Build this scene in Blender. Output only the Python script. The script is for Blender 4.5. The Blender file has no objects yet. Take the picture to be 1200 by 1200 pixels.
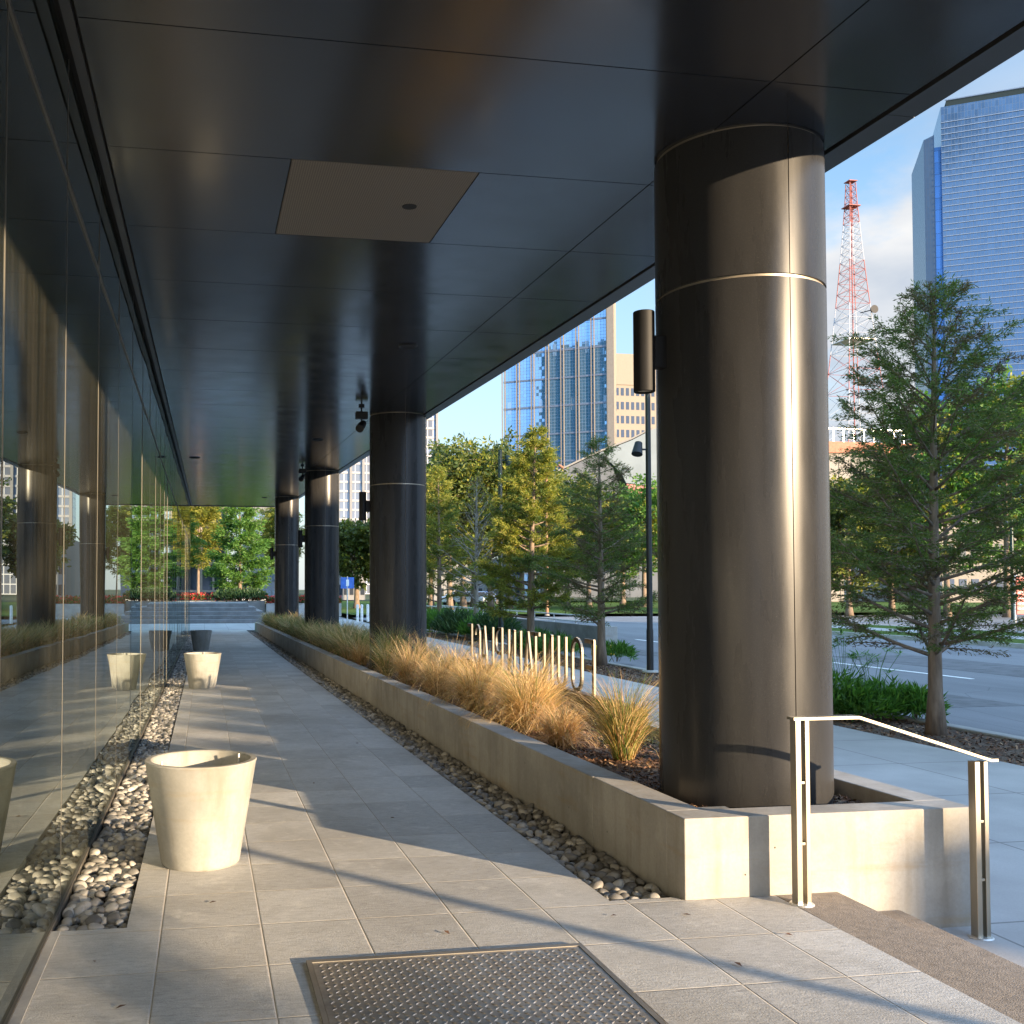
import bpy, bmesh, math, random
import numpy as np
from mathutils import Vector, Matrix, noise as mnoise

R = math.radians
scene = bpy.context.scene
COL = scene.collection

# ------------------------------------------------------------------ camera
FPX, CXP, HOR, EYE = 1170.0, 440.0, 690.0, 1.53
YAW, PIT = R(9.7), R(1.9)
CYP = HOR - FPX * math.tan(PIT)
cam = bpy.data.cameras.new('camera')
cam.sensor_width = 36.0
cam.lens = 36.0 * FPX / 1200.0
cam.shift_x = -(CXP - 600.0) / 1200.0
cam.shift_y = (CYP - 600.0) / 1200.0
cam.clip_end = 6000.0
cam.clip_start = 0.05
cob = bpy.data.objects.new('camera', cam)
cob.location = (0, 0, EYE)
cob.rotation_euler = (R(90) + PIT, 0, -YAW)
COL.objects.link(cob)
scene.camera = cob

# ------------------------------------------------------------------ light
SUN_AZ, SUN_EL = 140.0, 9.5
world = bpy.data.worlds.new('World')
scene.world = world
world.use_nodes = True
wn, wl = world.node_tree.nodes, world.node_tree.links
wn.clear()
w_out = wn.new('ShaderNodeOutputWorld')
w_bg = wn.new('ShaderNodeBackground')
w_bg.inputs['Strength'].default_value = 0.075
sky = wn.new('ShaderNodeTexSky')
sky.sky_type = 'NISHITA'
sky.sun_disc = False
sky.sun_elevation = R(SUN_EL)
sky.sun_rotation = R(SUN_AZ)
sky.altitude = 100.0
sky.air_density = 1.0
sky.dust_density = 0.4
sky.ozone_density = 2.0
w_tc = wn.new('ShaderNodeTexCoord')
w_map = wn.new('ShaderNodeMapping')
w_map.inputs['Scale'].default_value = (1.0, 1.0, 2.1)
w_map.inputs['Location'].default_value = (3.1, 0.4, 1.7)
w_n = wn.new('ShaderNodeTexNoise')
w_n.inputs['Scale'].default_value = 3.1
w_n.inputs['Detail'].default_value = 9.0
w_n.inputs['Roughness'].default_value = 0.55
w_r = wn.new('ShaderNodeValToRGB')
w_r.color_ramp.elements[0].position = 0.42
w_r.color_ramp.elements[1].position = 0.54
w_sep = wn.new('ShaderNodeSeparateXYZ')
w_east = wn.new('ShaderNodeMapRange')           # the cloud bank stands in the east
w_east.inputs['From Min'].default_value = 0.40
w_east.inputs['From Max'].default_value = 0.52
w_mul = wn.new('ShaderNodeMath'); w_mul.operation = 'MULTIPLY'
w_mix = wn.new('ShaderNodeMix'); w_mix.data_type = 'RGBA'
w_n2 = wn.new('ShaderNodeTexNoise')
w_n2.inputs['Scale'].default_value = 7.0
w_n2.inputs['Detail'].default_value = 6.0
w_cr = wn.new('ShaderNodeValToRGB')
w_cr.color_ramp.elements[0].position = 0.3
w_cr.color_ramp.elements[0].color = (1.25, 1.45, 1.75, 1)
w_cr.color_ramp.elements[1].position = 0.7
w_cr.color_ramp.elements[1].color = (2.3, 2.3, 2.3, 1)
wl.new(w_tc.outputs['Generated'], w_map.inputs['Vector'])
wl.new(w_map.outputs['Vector'], w_n.inputs['Vector'])
wl.new(w_map.outputs['Vector'], w_n2.inputs['Vector'])
wl.new(w_n.outputs['Fac'], w_r.inputs['Fac'])
wl.new(w_tc.outputs['Generated'], w_sep.inputs[0])
wl.new(w_sep.outputs['X'], w_east.inputs['Value'])
w_lid = wn.new('ShaderNodeMapRange'); w_lid.inputs['From Min'].default_value = 0.345; w_lid.inputs['From Max'].default_value = 0.41
w_lid.inputs['To Min'].default_value = 1.0; w_lid.inputs['To Max'].default_value = 0.25
w_mul0 = wn.new('ShaderNodeMath'); w_mul0.operation = 'MULTIPLY'
wl.new(w_sep.outputs['Z'], w_lid.inputs['Value'])
wl.new(w_r.outputs['Color'], w_mul0.inputs[0]); wl.new(w_lid.outputs['Result'], w_mul0.inputs[1])
wl.new(w_mul0.outputs[0], w_mul.inputs[0])
wl.new(w_east.outputs['Result'], w_mul.inputs[1])
wl.new(w_n2.outputs['Fac'], w_cr.inputs['Fac'])
wl.new(w_mul.outputs[0], w_mix.inputs[0])
# pale haze low over the horizon
w_hz = wn.new('ShaderNodeMapRange'); w_hz.inputs['From Min'].default_value = 0.02; w_hz.inputs['From Max'].default_value = 0.36
w_hz.inputs['To Min'].default_value = 0.8; w_hz.inputs['To Max'].default_value = 0.0
w_hm = wn.new('ShaderNodeMix'); w_hm.data_type = 'RGBA'; w_hm.inputs[7].default_value = (1.35, 1.65, 2.05, 1)
wl.new(w_sep.outputs['Z'], w_hz.inputs['Value']); wl.new(w_hz.outputs['Result'], w_hm.inputs[0])
wl.new(sky.outputs['Color'], w_hm.inputs[6]); wl.new(w_hm.outputs[2], w_mix.inputs[6])
wl.new(w_cr.outputs['Color'], w_mix.inputs[7])
# out-of-view cloud deck added overhead and behind the viewer for bluish fill light
w_fill_deck = wn.new('ShaderNodeMapRange'); w_fill_deck.inputs['From Min'].default_value = 0.15; w_fill_deck.inputs['From Max'].default_value = -0.35
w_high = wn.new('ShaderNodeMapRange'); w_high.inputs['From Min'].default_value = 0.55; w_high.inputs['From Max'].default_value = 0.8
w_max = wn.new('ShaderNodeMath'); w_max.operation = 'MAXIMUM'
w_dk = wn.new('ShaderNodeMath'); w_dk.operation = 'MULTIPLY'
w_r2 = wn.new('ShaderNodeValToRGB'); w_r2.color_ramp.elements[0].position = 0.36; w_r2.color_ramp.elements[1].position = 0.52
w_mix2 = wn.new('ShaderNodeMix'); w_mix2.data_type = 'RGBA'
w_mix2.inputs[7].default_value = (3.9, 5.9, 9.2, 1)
wl.new(w_sep.outputs['Y'], w_fill_deck.inputs['Value']); wl.new(w_sep.outputs['Z'], w_high.inputs['Value'])
wl.new(w_fill_deck.outputs['Result'], w_max.inputs[0]); wl.new(w_high.outputs['Result'], w_max.inputs[1])
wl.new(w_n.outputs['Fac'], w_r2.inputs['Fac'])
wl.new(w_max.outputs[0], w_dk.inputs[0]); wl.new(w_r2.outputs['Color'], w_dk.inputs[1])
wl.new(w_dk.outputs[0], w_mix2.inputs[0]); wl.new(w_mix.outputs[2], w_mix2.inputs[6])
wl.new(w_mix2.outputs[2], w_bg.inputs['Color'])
wl.new(w_bg.outputs[0], w_out.inputs['Surface'])

sd = bpy.data.lights.new('sun', 'SUN')
sd.energy = 3.1
sd.angle = R(0.5)
sd.color = (1.0, 0.76, 0.49)
sob = bpy.data.objects.new('sun', sd)
TO_SUN = Vector((math.sin(R(SUN_AZ)) * math.cos(R(SUN_EL)), math.cos(R(SUN_AZ)) * math.cos(R(SUN_EL)), math.sin(R(SUN_EL))))
sob.rotation_euler = (-TO_SUN).to_track_quat('-Z', 'Y').to_euler()
sob.location = (30, -40, 30)
COL.objects.link(sob)

scene.view_settings.view_transform = 'Standard'
scene.view_settings.look = 'None'
scene.view_settings.gamma = 1.0
scene.view_settings.exposure = 2.5
scene.cycles.use_denoising = True
scene.cycles.max_bounces = 8
scene.cycles.diffuse_bounces = 4
scene.cycles.glossy_bounces = 5

# ------------------------------------------------------------------ picking points (photo pixel -> place in the world)
c_f = Vector((math.sin(YAW) * math.cos(PIT), math.cos(YAW) * math.cos(PIT), math.sin(PIT)))
c_r = Vector((math.cos(YAW), -math.sin(YAW), 0))
c_u = c_r.cross(c_f)
def ray(x, y): return c_f + c_r * ((x - CXP) / FPX) - c_u * ((y - CYP) / FPX)
def onz(x, y, z0, s=0.0):
    d = ray(x, y); t = (z0 - EYE) / (d.z - s * d.y); p = d * t; p.z += EYE; return p
def atY(x, y, Y):
    d = ray(x, y); p = d * (Y / d.y); p.z += EYE; return p
def atX(x, y, X):
    d = ray(x, y); p = d * (X / d.x); p.z += EYE; return p

FS = -0.0103                       # the walkway falls gently away
CA, CS = 4.07, 0.031               # the soffit rises gently away
def zf(y): return FS * y
def zc(y): return CA + CS * y
ZS = -0.27                         # pavement by the street

# ------------------------------------------------------------------ mesh helper
WO = {}
class MB:
    def __init__(s): s.v = []; s.f = []; s.m = []; s.n = 0
    def add(s, vs, fs, mi=0):
        vs = np.asarray(vs, float).reshape(-1, 3)
        s.v.append(vs); b = s.n
        for f in fs: s.f.append([i + b for i in f]); s.m.append(mi)
        s.n += len(vs); return s
    def hexa(s, p, mi=0):          # 8 points: bottom 4 ccw, top 4
        return s.add(p, [(3, 2, 1, 0), (4, 5, 6, 7), (0, 1, 5, 4), (1, 2, 6, 5), (2, 3, 7, 6), (3, 0, 4, 7)], mi)
    def box(s, x0, x1, y0, y1, z0, z1, mi=0):
        return s.hexa([(x0, y0, z0), (x1, y0, z0), (x1, y1, z0), (x0, y1, z0), (x0, y0, z1), (x1, y0, z1), (x1, y1, z1), (x0, y1, z1)], mi)
    def slab(s, x0, x1, y0, y1, zb, zt, mi=0):   # zb / zt functions of y
        return s.hexa([(x0, y0, zb(y0)), (x1, y0, zb(y0)), (x1, y1, zb(y1)), (x0, y1, zb(y1)),
                       (x0, y0, zt(y0)), (x1, y0, zt(y0)), (x1, y1, zt(y1)), (x0, y1, zt(y1))], mi)
    def obox(s, o, ux, uy, x0, x1, y0, y1, z0, z1, mi=0):   # box in a turned frame
        o = np.array(o, float); ux = np.array(ux, float); uy = np.array(uy, float)
        P = lambda x, y, z: o + ux * x + uy * y + np.array([0, 0, z])
        return s.hexa([P(x0, y0, z0), P(x1, y0, z0), P(x1, y1, z0), P(x0, y1, z0), P(x0, y0, z1), P(x1, y0, z1), P(x1, y1, z1), P(x0, y1, z1)], mi)
    def prism(s, poly, depth, mi=0):   # poly: 3d points, depth vector
        a = np.array([tuple(p) for p in poly], float); b = a + np.array(tuple(depth), float); n = len(a)
        fs = [tuple(range(n)), tuple(range(2 * n - 1, n - 1, -1))]
        fs += [(i, i + n, (i + 1) % n + n, (i + 1) % n) for i in range(n)]
        return s.add(np.vstack([a, b]), fs, mi)
    def tube(s, path, rad, n=8, mi=0, cap=True):
        path = [Vector(p) for p in path]
        if not hasattr(rad, '__len__'): rad = [rad] * len(path)
        vs = []; up = Vector((0, 0, 1))
        for i, p in enumerate(path):
            t = (path[min(i + 1, len(path) - 1)] - path[max(i - 1, 0)]).normalized()
            a = t.cross(up if abs(t.z) < .95 else Vector((1, 0, 0))).normalized(); b = t.cross(a)
            for k in range(n):
                an = 2 * math.pi * k / n
                vs.append(tuple(p + (a * math.cos(an) + b * math.sin(an)) * rad[i]))
        fs = []
        for i in range(len(path) - 1):
            for k in range(n):
                fs.append((i * n + k, i * n + (k + 1) % n, (i + 1) * n + (k + 1) % n, (i + 1) * n + k))
        if cap:
            fs.append(tuple(range(n))[::-1]); fs.append(tuple(range((len(path) - 1) * n, len(path) * n)))
        return s.add(vs, fs, mi)
    def lathe(s, cx, cy, prof, n=48, mi=0, a0=0.0, a1=2 * math.pi, closed=True):
        vs = []; m = n if closed else n + 1
        for (r, z) in prof:
            for k in range(m):
                an = a0 + (a1 - a0) * k / n
                vs.append((cx + r * math.cos(an), cy + r * math.sin(an), z))
        fs = []
        for i in range(len(prof) - 1):
            for k in range(n):
                k2 = (k + 1) % m
                fs.append((i * m + k, i * m + k2, (i + 1) * m + k2, (i + 1) * m + k))
        return s.add(vs, fs, mi)
    def build(s, name, mats, parent=None, loc=None, smooth=False, bevel=0.0, kind=None):
        me = bpy.data.meshes.new(name)
        v = np.vstack(s.v) if s.v else np.zeros((0, 3))
        off = np.array(WO[parent.name]) if parent is not None else (np.array(loc, float) if loc is not None else np.zeros(3))
        v = v - off
        me.from_pydata([tuple(x) for x in v], [], s.f)
        if not isinstance(mats, (list, tuple)): mats = [mats]
        for m in mats: me.materials.append(m)
        if len(mats) > 1: me.polygons.foreach_set('material_index', np.array(s.m, dtype=np.int32))
        if smooth is True: me.polygons.foreach_set('use_smooth', np.ones(len(s.f), bool))
        me.update()
        o = bpy.data.objects.new(name, me); COL.objects.link(o)
        if parent is not None: o.parent = parent
        else: o.location = tuple(off)
        WO[o.name] = tuple(off)
        if smooth == 'auto':
            me.polygons.foreach_set('use_smooth', np.ones(len(s.f), bool))
            me.set_sharp_from_angle(angle=R(35))
        if bevel:
            md = o.modifiers.new('bevel', 'BEVEL'); md.width = bevel; md.segments = 2; md.limit_method = 'ANGLE'; md.angle_limit = R(40)
        if kind: o['kind'] = kind
        return o

def quads_mesh(name, V, mats, midx=None, parent=None, loc=None, per=4, smooth=False):
    """V: (n, per, 3) array, every row one polygon"""
    V = np.asarray(V, float); n = len(V)
    off = np.array(WO[parent.name]) if parent is not None else (np.array(loc, float) if loc is not None else np.zeros(3))
    V = V - off
    me = bpy.data.meshes.new(name)
    me.vertices.add(n * per); me.vertices.foreach_set('co', V.reshape(-1).astype(np.float32))
    me.loops.add(n * per); me.loops.foreach_set('vertex_index', np.arange(n * per, dtype=np.int32))
    me.polygons.add(n); me.polygons.foreach_set('loop_start', np.arange(0, n * per, per, dtype=np.int32))
    if not isinstance(mats, (list, tuple)): mats = [mats]
    for m in mats: me.materials.append(m)
    if midx is not None: me.polygons.foreach_set('material_index', np.asarray(midx, dtype=np.int32))
    me.update(calc_edges=True); me.validate()
    o = bpy.data.objects.new(name, me); COL.objects.link(o)
    if parent is not None: o.parent = parent
    else: o.location = tuple(off)
    WO[o.name] = tuple(off)
    return o

def strips_mesh(name, V, mats, midx=None, parent=None, loc=None):
    """V: (n, k, 2, 3): n strips of k cross sections"""
    V = np.asarray(V, float); n, k = V.shape[:2]
    off = np.array(WO[parent.name]) if parent is not None else (np.array(loc, float) if loc is not None else np.zeros(3))
    V = V - off
    me = bpy.data.meshes.new(name)
    me.vertices.add(n * k * 2); me.vertices.foreach_set('co', V.reshape(-1).astype(np.float32))
    base = (np.arange(n) * k * 2)[:, None, None]; seg = (np.arange(k - 1) * 2)[None, :, None]
    q = base + seg + np.array([0, 1, 3, 2])[None, None, :]
    q = q.reshape(-1).astype(np.int32); nf = n * (k - 1)
    me.loops.add(nf * 4); me.loops.foreach_set('vertex_index', q)
    me.polygons.add(nf); me.polygons.foreach_set('loop_start', np.arange(0, nf * 4, 4, dtype=np.int32))
    me.polygons.foreach_set('use_smooth', np.ones(nf, bool))
    if not isinstance(mats, (list, tuple)): mats = [mats]
    for m in mats: me.materials.append(m)
    if midx is not None: me.polygons.foreach_set('material_index', np.repeat(np.asarray(midx, dtype=np.int32), k - 1))
    me.update(calc_edges=True); me.validate()
    o = bpy.data.objects.new(name, me); COL.objects.link(o)
    if parent is not None: o.parent = parent
    else: o.location = tuple(off)
    WO[o.name] = tuple(off)
    return o

def tag(o, label, cat, group=None):
    o['label'] = label; o['category'] = cat
    if group: o['group'] = group
    return o
def thing(name, loc, label, cat, group=None):
    o = bpy.data.objects.new(name, None); COL.objects.link(o)
    o.location = tuple(loc); o.empty_display_size = .2
    WO[o.name] = tuple(loc)
    return tag(o, label, cat, group)
def copy_tree(o, loc, label=None, rz=0.0, sc=1.0):
    c = o.copy(); COL.objects.link(c); c.location = tuple(loc); c.rotation_euler = (0, 0, rz); c.scale = (sc,) * 3
    if label: c['label'] = label
    for ch in list(o.children):
        d = ch.copy(); COL.objects.link(d); d.parent = c
        for g in list(ch.children):
            e = g.copy(); COL.objects.link(e); e.parent = d
    return c

# ------------------------------------------------------------------ materials
class NT:
    def __init__(s, name):
        s.mat = bpy.data.materials.new(name); s.mat.use_nodes = True
        s.n = s.mat.node_tree.nodes; s.l = s.mat.node_tree.links
        s.b = s.n['Principled BSDF']; s.out = s.n['Material Output']
        s.tc = s.n.new('ShaderNodeTexCoord')
    def link(s, a, b): s.l.new(a, b)
    def mapping(s, scale=(1, 1, 1), src='Object', rot=(0, 0, 0), loc=(0, 0, 0)):
        m = s.n.new('ShaderNodeMapping'); m.inputs['Scale'].default_value = scale; m.inputs['Rotation'].default_value = rot; m.inputs['Location'].default_value = loc
        s.link(s.tc.outputs[src], m.inputs['Vector']); return m.outputs['Vector']
    def noise(s, vec, scale, detail=5, rough=.55):
        t = s.n.new('ShaderNodeTexNoise'); t.inputs['Scale'].default_value = scale; t.inputs['Detail'].default_value = detail; t.inputs['Roughness'].default_value = rough
        s.link(vec, t.inputs['Vector']); return t.outputs['Fac']
    def voro(s, vec, scale, feature='F1', out='Distance'):
        t = s.n.new('ShaderNodeTexVoronoi'); t.inputs['Scale'].default_value = scale; t.feature = feature
        s.link(vec, t.inputs['Vector']); return t.outputs[out]
    def ramp(s, fac, stops, interp='LINEAR'):
        t = s.n.new('ShaderNodeValToRGB'); cr = t.color_ramp; cr.interpolation = interp
        while len(cr.elements) < len(stops): cr.elements.new(.5)
        for e, (p, c) in zip(cr.elements, stops):
            e.position = p; e.color = (c[0], c[1], c[2], 1) if hasattr(c, '__len__') else (c, c, c, 1)
        s.link(fac, t.inputs['Fac']); return t.outputs['Color']
    def math(s, op, a, b=None, c=None):
        t = s.n.new('ShaderNodeMath'); t.operation = op
        for i, x in enumerate((a, b, c)):
            if x is None: continue
            if isinstance(x, (int, float)): t.inputs[i].default_value = x
            else: s.link(x, t.inputs[i])
        return t.outputs[0]
    def mix(s, fac, a, b, mode='MIX'):
        t = s.n.new('ShaderNodeMix'); t.data_type = 'RGBA'; t.blend_type = mode
        for i, x in ((0, fac), (6, a), (7, b)):
            if isinstance(x, (int, float)): t.inputs[i].default_value = x
            elif isinstance(x, (tuple, list)): t.inputs[i].default_value = (x[0], x[1], x[2], 1)
            else: s.link(x, t.inputs[i])
        return t.outputs[2]
    def bump(s, h, strength=.3, dist=.01, normal=None):
        t = s.n.new('ShaderNodeBump'); t.inputs['Strength'].default_value = strength; t.inputs['Distance'].default_value = dist
        s.link(h, t.inputs['Height'])
        if normal is not None: s.link(normal, t.inputs['Normal'])
        s.link(t.outputs[0], s.b.inputs['Normal']); return t.outputs[0]
    def base(s, c):
        if isinstance(c, (tuple, list)): s.b.inputs['Base Color'].default_value = (c[0], c[1], c[2], 1)
        else: s.link(c, s.b.inputs['Base Color'])
    def set(s, **k):
        for a, v in k.items(): s.b.inputs[a.replace('_', ' ')].default_value = v
    def island(s):
        g = s.n.new('ShaderNodeNewGeometry'); return g.outputs['Random Per Island']
    def sep(s, vec):
        t = s.n.new('ShaderNodeSeparateXYZ'); s.link(vec, t.inputs[0]); return t.outputs

def pm(name, col, rough=.5, metal=0.0, var=.2, vscale=4.0, bump=0.0, bscale=60.0, spec=.5, stretch=(1, 1, 1), rvar=0.0):
    t = NT(name); v = t.mapping(stretch)
    n = t.noise(v, vscale, 6)
    lo = tuple(c * (1 - var) for c in col); hi = tuple(min(1, c * (1 + var)) for c in col)
    t.base(t.ramp(n, [(.3, lo), (.7, hi)]))
    t.set(Roughness=rough, Metallic=metal, Specular_IOR_Level=spec)
    if rvar:
        t.link(t.ramp(n, [(.3, max(0, rough - rvar)), (.7, min(1, rough + rvar))]), t.b.inputs['Roughness'])
    if bump: t.bump(t.noise(v, bscale, 4), bump, .01)
    return t.mat

def m_paver():
    t = NT('stone_paver'); t.set(Roughness=.62, Specular_IOR_Level=.35)
    o = t.tc.outputs['Object']; sx = t.sep(o)
    u = t.math('DIVIDE', t.math('SUBTRACT', sx['X'], .27 - 46.0), .46)
    v = t.math('DIVIDE', t.math('SUBTRACT', sx['Y'], 4.78 - 53.5), .535)
    fu, fv = t.math('FRACT', u), t.math('FRACT', v)
    du = t.math('MULTIPLY', t.math('MINIMUM', fu, t.math('SUBTRACT', 1.0, fu)), .46)
    dv = t.math('MULTIPLY', t.math('MINIMUM', fv, t.math('SUBTRACT', 1.0, fv)), .535)
    d = t.math('MINIMUM', du, dv)
    joint = t.ramp(d, [(.0022, 1.0), (.0042, 0.0)])
    cb = t.n.new('ShaderNodeCombineXYZ'); t.link(t.math('FLOOR', u), cb.inputs[0]); t.link(t.math('FLOOR', v), cb.inputs[1])
    wnz = t.n.new('ShaderNodeTexWhiteNoise'); wnz.noise_dimensions = '3D'; t.link(cb.outputs[0], wnz.inputs['Vector'])
    tile = wnz.outputs['Value']
    vm = t.n.new('ShaderNodeVectorMath'); vm.operation = 'ADD'
    t.link(o, vm.inputs[0]); t.link(wnz.outputs['Color'], vm.inputs[1])
    mp = t.n.new('ShaderNodeMapping'); mp.inputs['Rotation'].default_value = (0, 0, R(38)); mp.inputs['Scale'].default_value = (3.0, 14.0, 3.0)
    t.link(vm.outputs[0], mp.inputs['Vector'])
    grain = t.noise(mp.outputs[0], 5.0, 8, .65)
    fine = t.noise(o, 120.0, 3, .7)
    blot = t.noise(vm.outputs[0], 3.0, 4)
    c = t.ramp(grain, [(.25, (.22, .215, .20)), (.5, (.44, .43, .405)), (.78, (.60, .585, .55))])
    c = t.mix(t.ramp(fine, [(.30, .75), (.46, 0.0)]), c, (.17, .165, .155))
    pit = t.ramp(t.voro(t.mapping((1, 2.2, 1), rot=(0, 0, R(38))), 34.0), [(.08, .7), (.2, 0.0)])
    c = t.mix(pit, c, (.2, .19, .175))
    c = t.mix(.42, c, t.ramp(tile, [(0, (.30, .29, .275)), (1, (.58, .57, .54))]))
    c = t.mix(t.ramp(blot, [(.5, 0.0), (.75, .4)]), c, (.24, .225, .2))
    stain = t.ramp(t.noise(o, .9, 5), [(.46, 0.0), (.70, .5)])
    c = t.mix(stain, c, (.27, .25, .215))
    c = t.mix(t.ramp(t.noise(o, 7.0, 6, .7), [(.56, 0.0), (.70, .5)]), c, (.62, .60, .55))
    c = t.mix(t.ramp(t.noise(t.mapping((1, 5, 1), rot=(0, 0, R(38))), 16.0, 4, .7), [(.60, 0.0), (.70, .65)]), c, (.19, .18, .165))
    c = t.mix(joint, c, (.47, .41, .33))
    t.base(c)
    h = t.math('ADD', t.math('MULTIPLY', grain, .35), t.math('MULTIPLY', fine, .5))
    h = t.math('SUBTRACT', h, t.math('MULTIPLY', joint, 1.5))
    t.bump(h, .8, .005)
    return t.mat

def m_concrete(name, col, streak=.35, holes=True, bump=.25):
    t = NT(name); t.set(Roughness=.8, Specular_IOR_Level=.3)
    o = t.tc.outputs['Object']
    big = t.noise(o, 1.6, 6); fine = t.noise(o, 45, 4, .7)
    st = t.noise(t.mapping((9, 9, .7)), 1.0, 5)
    lo = tuple(c * .72 for c in col); hi = tuple(c * 1.18 for c in col)
    c = t.ramp(big, [(.3, lo), (.7, hi)])
    c = t.mix(t.ramp(st, [(.5, 0.0), (.75, streak)]), c, (col[0] * .62, col[1] * .57, col[2] * .48))
    c = t.mix(t.ramp(fine, [(.35, .25), (.6, 0.0)]), c, tuple(x * .6 for x in col))
    band = t.ramp(t.noise(t.mapping((.8, .8, 6)), 1.3, 5, .6), [(.56, 0.0), (.7, .5)])
    c = t.mix(band, c, (col[0] * .85, col[1] * .66, col[2] * .42))
    c = t.mix(t.ramp(t.noise(o, 6.0, 6, .65), [(.5, 0.0), (.72, .4)]), c, tuple(x * 1.3 for x in col))
    h = fine
    if holes:
        vd = t.voro(o, 14.0)
        pick = t.ramp(t.voro(o, 14.0, out='Color'), [(.86, 0.0), (.87, 1.0)])
        hole = t.math('MULTIPLY', t.ramp(vd, [(.05, 1.0), (.09, 0.0)]), pick)
        c = t.mix(hole, c, (.06, .05, .045))
        h = t.math('SUBTRACT', fine, t.math('MULTIPLY', hole, 3.0))
    t.base(c); t.bump(h, bump, .004)
    return t.mat

def m_glass_wall():
    t = NT('curtain_glass')
    n, l = t.n, t.l
    n.remove(t.b)
    wav = t.noise(t.mapping((1, .55, .35)), 1.1, 2, .4)
    bp = n.new('ShaderNodeBump'); bp.inputs['Strength'].default_value = .22; bp.inputs['Distance'].default_value = .012
    l.new(wav, bp.inputs['Height'])
    gl = n.new('ShaderNodeBsdfGlossy'); gl.inputs['Roughness'].default_value = .0; gl.inputs['Color'].default_value = (.82, .90, .88, 1)
    l.new(bp.outputs[0], gl.inputs['Normal'])
    df = n.new('ShaderNodeBsdfDiffuse'); df.inputs['Color'].default_value = (.010, .013, .011, 1)
    du = n.new('ShaderNodeBsdfDiffuse')
    dirt = t.noise(t.mapping((1, 14, .5)), 1.0, 6, .6)
    l.new(t.ramp(dirt, [(.3, (.33, .28, .2)), (.7, (.52, .46, .36))]), du.inputs['Color'])
    fr = n.new('ShaderNodeFresnel'); fr.inputs['IOR'].default_value = 1.9
    fac = t.math('ADD', .22, t.math('MULTIPLY', fr.outputs[0], .78))
    m1 = n.new('ShaderNodeMixShader'); l.new(fac, m1.inputs[0]); l.new(df.outputs[0], m1.inputs[1]); l.new(gl.outputs[0], m1.inputs[2])
    m2 = n.new('ShaderNodeMixShader'); m2.inputs[0].default_value = .055
    l.new(t.ramp(dirt, [(.3, .008), (.7, .036)]), m2.inputs[0])
    l.new(m1.outputs[0], m2.inputs[1]); l.new(du.outputs[0], m2.inputs[2])
    l.new(m2.outputs[0], t.out.inputs['Surface'])
    return t.mat

def m_panel(name, col, rough, metal, wav=.05):
    t = NT(name); t.base(col)
    sp = t.noise(t.mapping((1, 1, 1)), 2.2, 4)
    t.set(Metallic=metal, Specular_IOR_Level=.8)
    t.link(t.ramp(sp, [(.3, rough - .03), (.7, rough + .04)]), t.b.inputs['Roughness'])
    t.bump(t.noise(t.mapping((1, 1, 1)), 1.6, 2), wav, .01)
    return t.mat

def m_column():
    t = NT('column_cladding')
    spots = t.noise(t.mapping((1, 1, 1)), 90.0, 2)
    smear = t.noise(t.mapping((3, 3, .5)), 2.0, 5)
    fleck = t.voro(t.mapping((1, 1, 2.5)), 11.0)
    fl = t.ramp(fleck, [(.02, .2), (.045, 0.0)])
    c = t.ramp(smear, [(.3, (.026, .026, .027)), (.7, (.037, .037, .038))])
    c = t.mix(t.ramp(t.noise(t.tc.outputs['Object'], 160.0, 2, .8), [(.5, 0.0), (.75, .35)]), c, (.09, .085, .075))
    c = t.mix(fl, c, (.35, .32, .27))
    t.base(c)
    t.set(Metallic=0.0, Specular_IOR_Level=.22, Diffuse_Roughness=1.0)
    t.link(t.ramp(smear, [(.3, .22), (.7, .36)]), t.b.inputs['Roughness'])
    t.bump(spots, .02, .002)
    return t.mat

def m_leaf(name, stops, trans=.35, rough=.55):
    t = NT(name); r = t.island()
    t.base(t.ramp(r, stops)); t.set(Roughness=rough, Specular_IOR_Level=.3)
    tr = t.n.new('ShaderNodeBsdfTranslucent'); t.link(t.ramp(r, [(p, (c[0] * 1.5, c[1] * 1.5, c[2] * .8)) for p, c in stops]), tr.inputs['Color'])
    mx = t.n.new('ShaderNodeMixShader'); mx.inputs[0].default_value = trans
    t.link(t.b.outputs[0], mx.inputs[1]); t.link(tr.outputs[0], mx.inputs[2]); t.link(mx.outputs[0], t.out.inputs['Surface'])
    return t.mat

def m_island(name, stops, rough=.6, bump=0, bscale=50, spec=.4):
    t = NT(name); r = t.island()
    c = t.ramp(r, stops)
    c = t.mix(t.ramp(t.noise(t.tc.outputs['Object'], 25, 4), [(.4, 0.0), (.8, .35)]), c, (.12, .11, .1))
    t.base(c); t.set(Roughness=rough, Specular_IOR_Level=spec)
    if bump: t.bump(t.noise(t.tc.outputs['Object'], bscale, 4), bump, .005)
    return t.mat

def m_asphalt():
    t = NT('asphalt'); t.set(Roughness=.85, Specular_IOR_Level=.3)
    o = t.tc.outputs['Object']
    f = t.noise(o, 60, 3, .8); b = t.noise(t.mapping((.6, .12, 1)), 1.2, 6)
    c = t.ramp(b, [(.3, (.15, .155, .165)), (.7, (.23, .235, .245))])
    c = t.mix(t.ramp(f, [(.3, .35), (.7, 0.0)]), c, (.04, .04, .042))
    crack = t.ramp(t.voro(t.mapping((.35, .16, 1)), 1.0, feature='DISTANCE_TO_EDGE'), [(.001, 1.0), (.004, 0.0)])
    c = t.mix(t.math('MULTIPLY', crack, .4), c, (.03, .03, .03))
    t.base(c); t.bump(f, .4, .01)
    return t.mat

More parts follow.
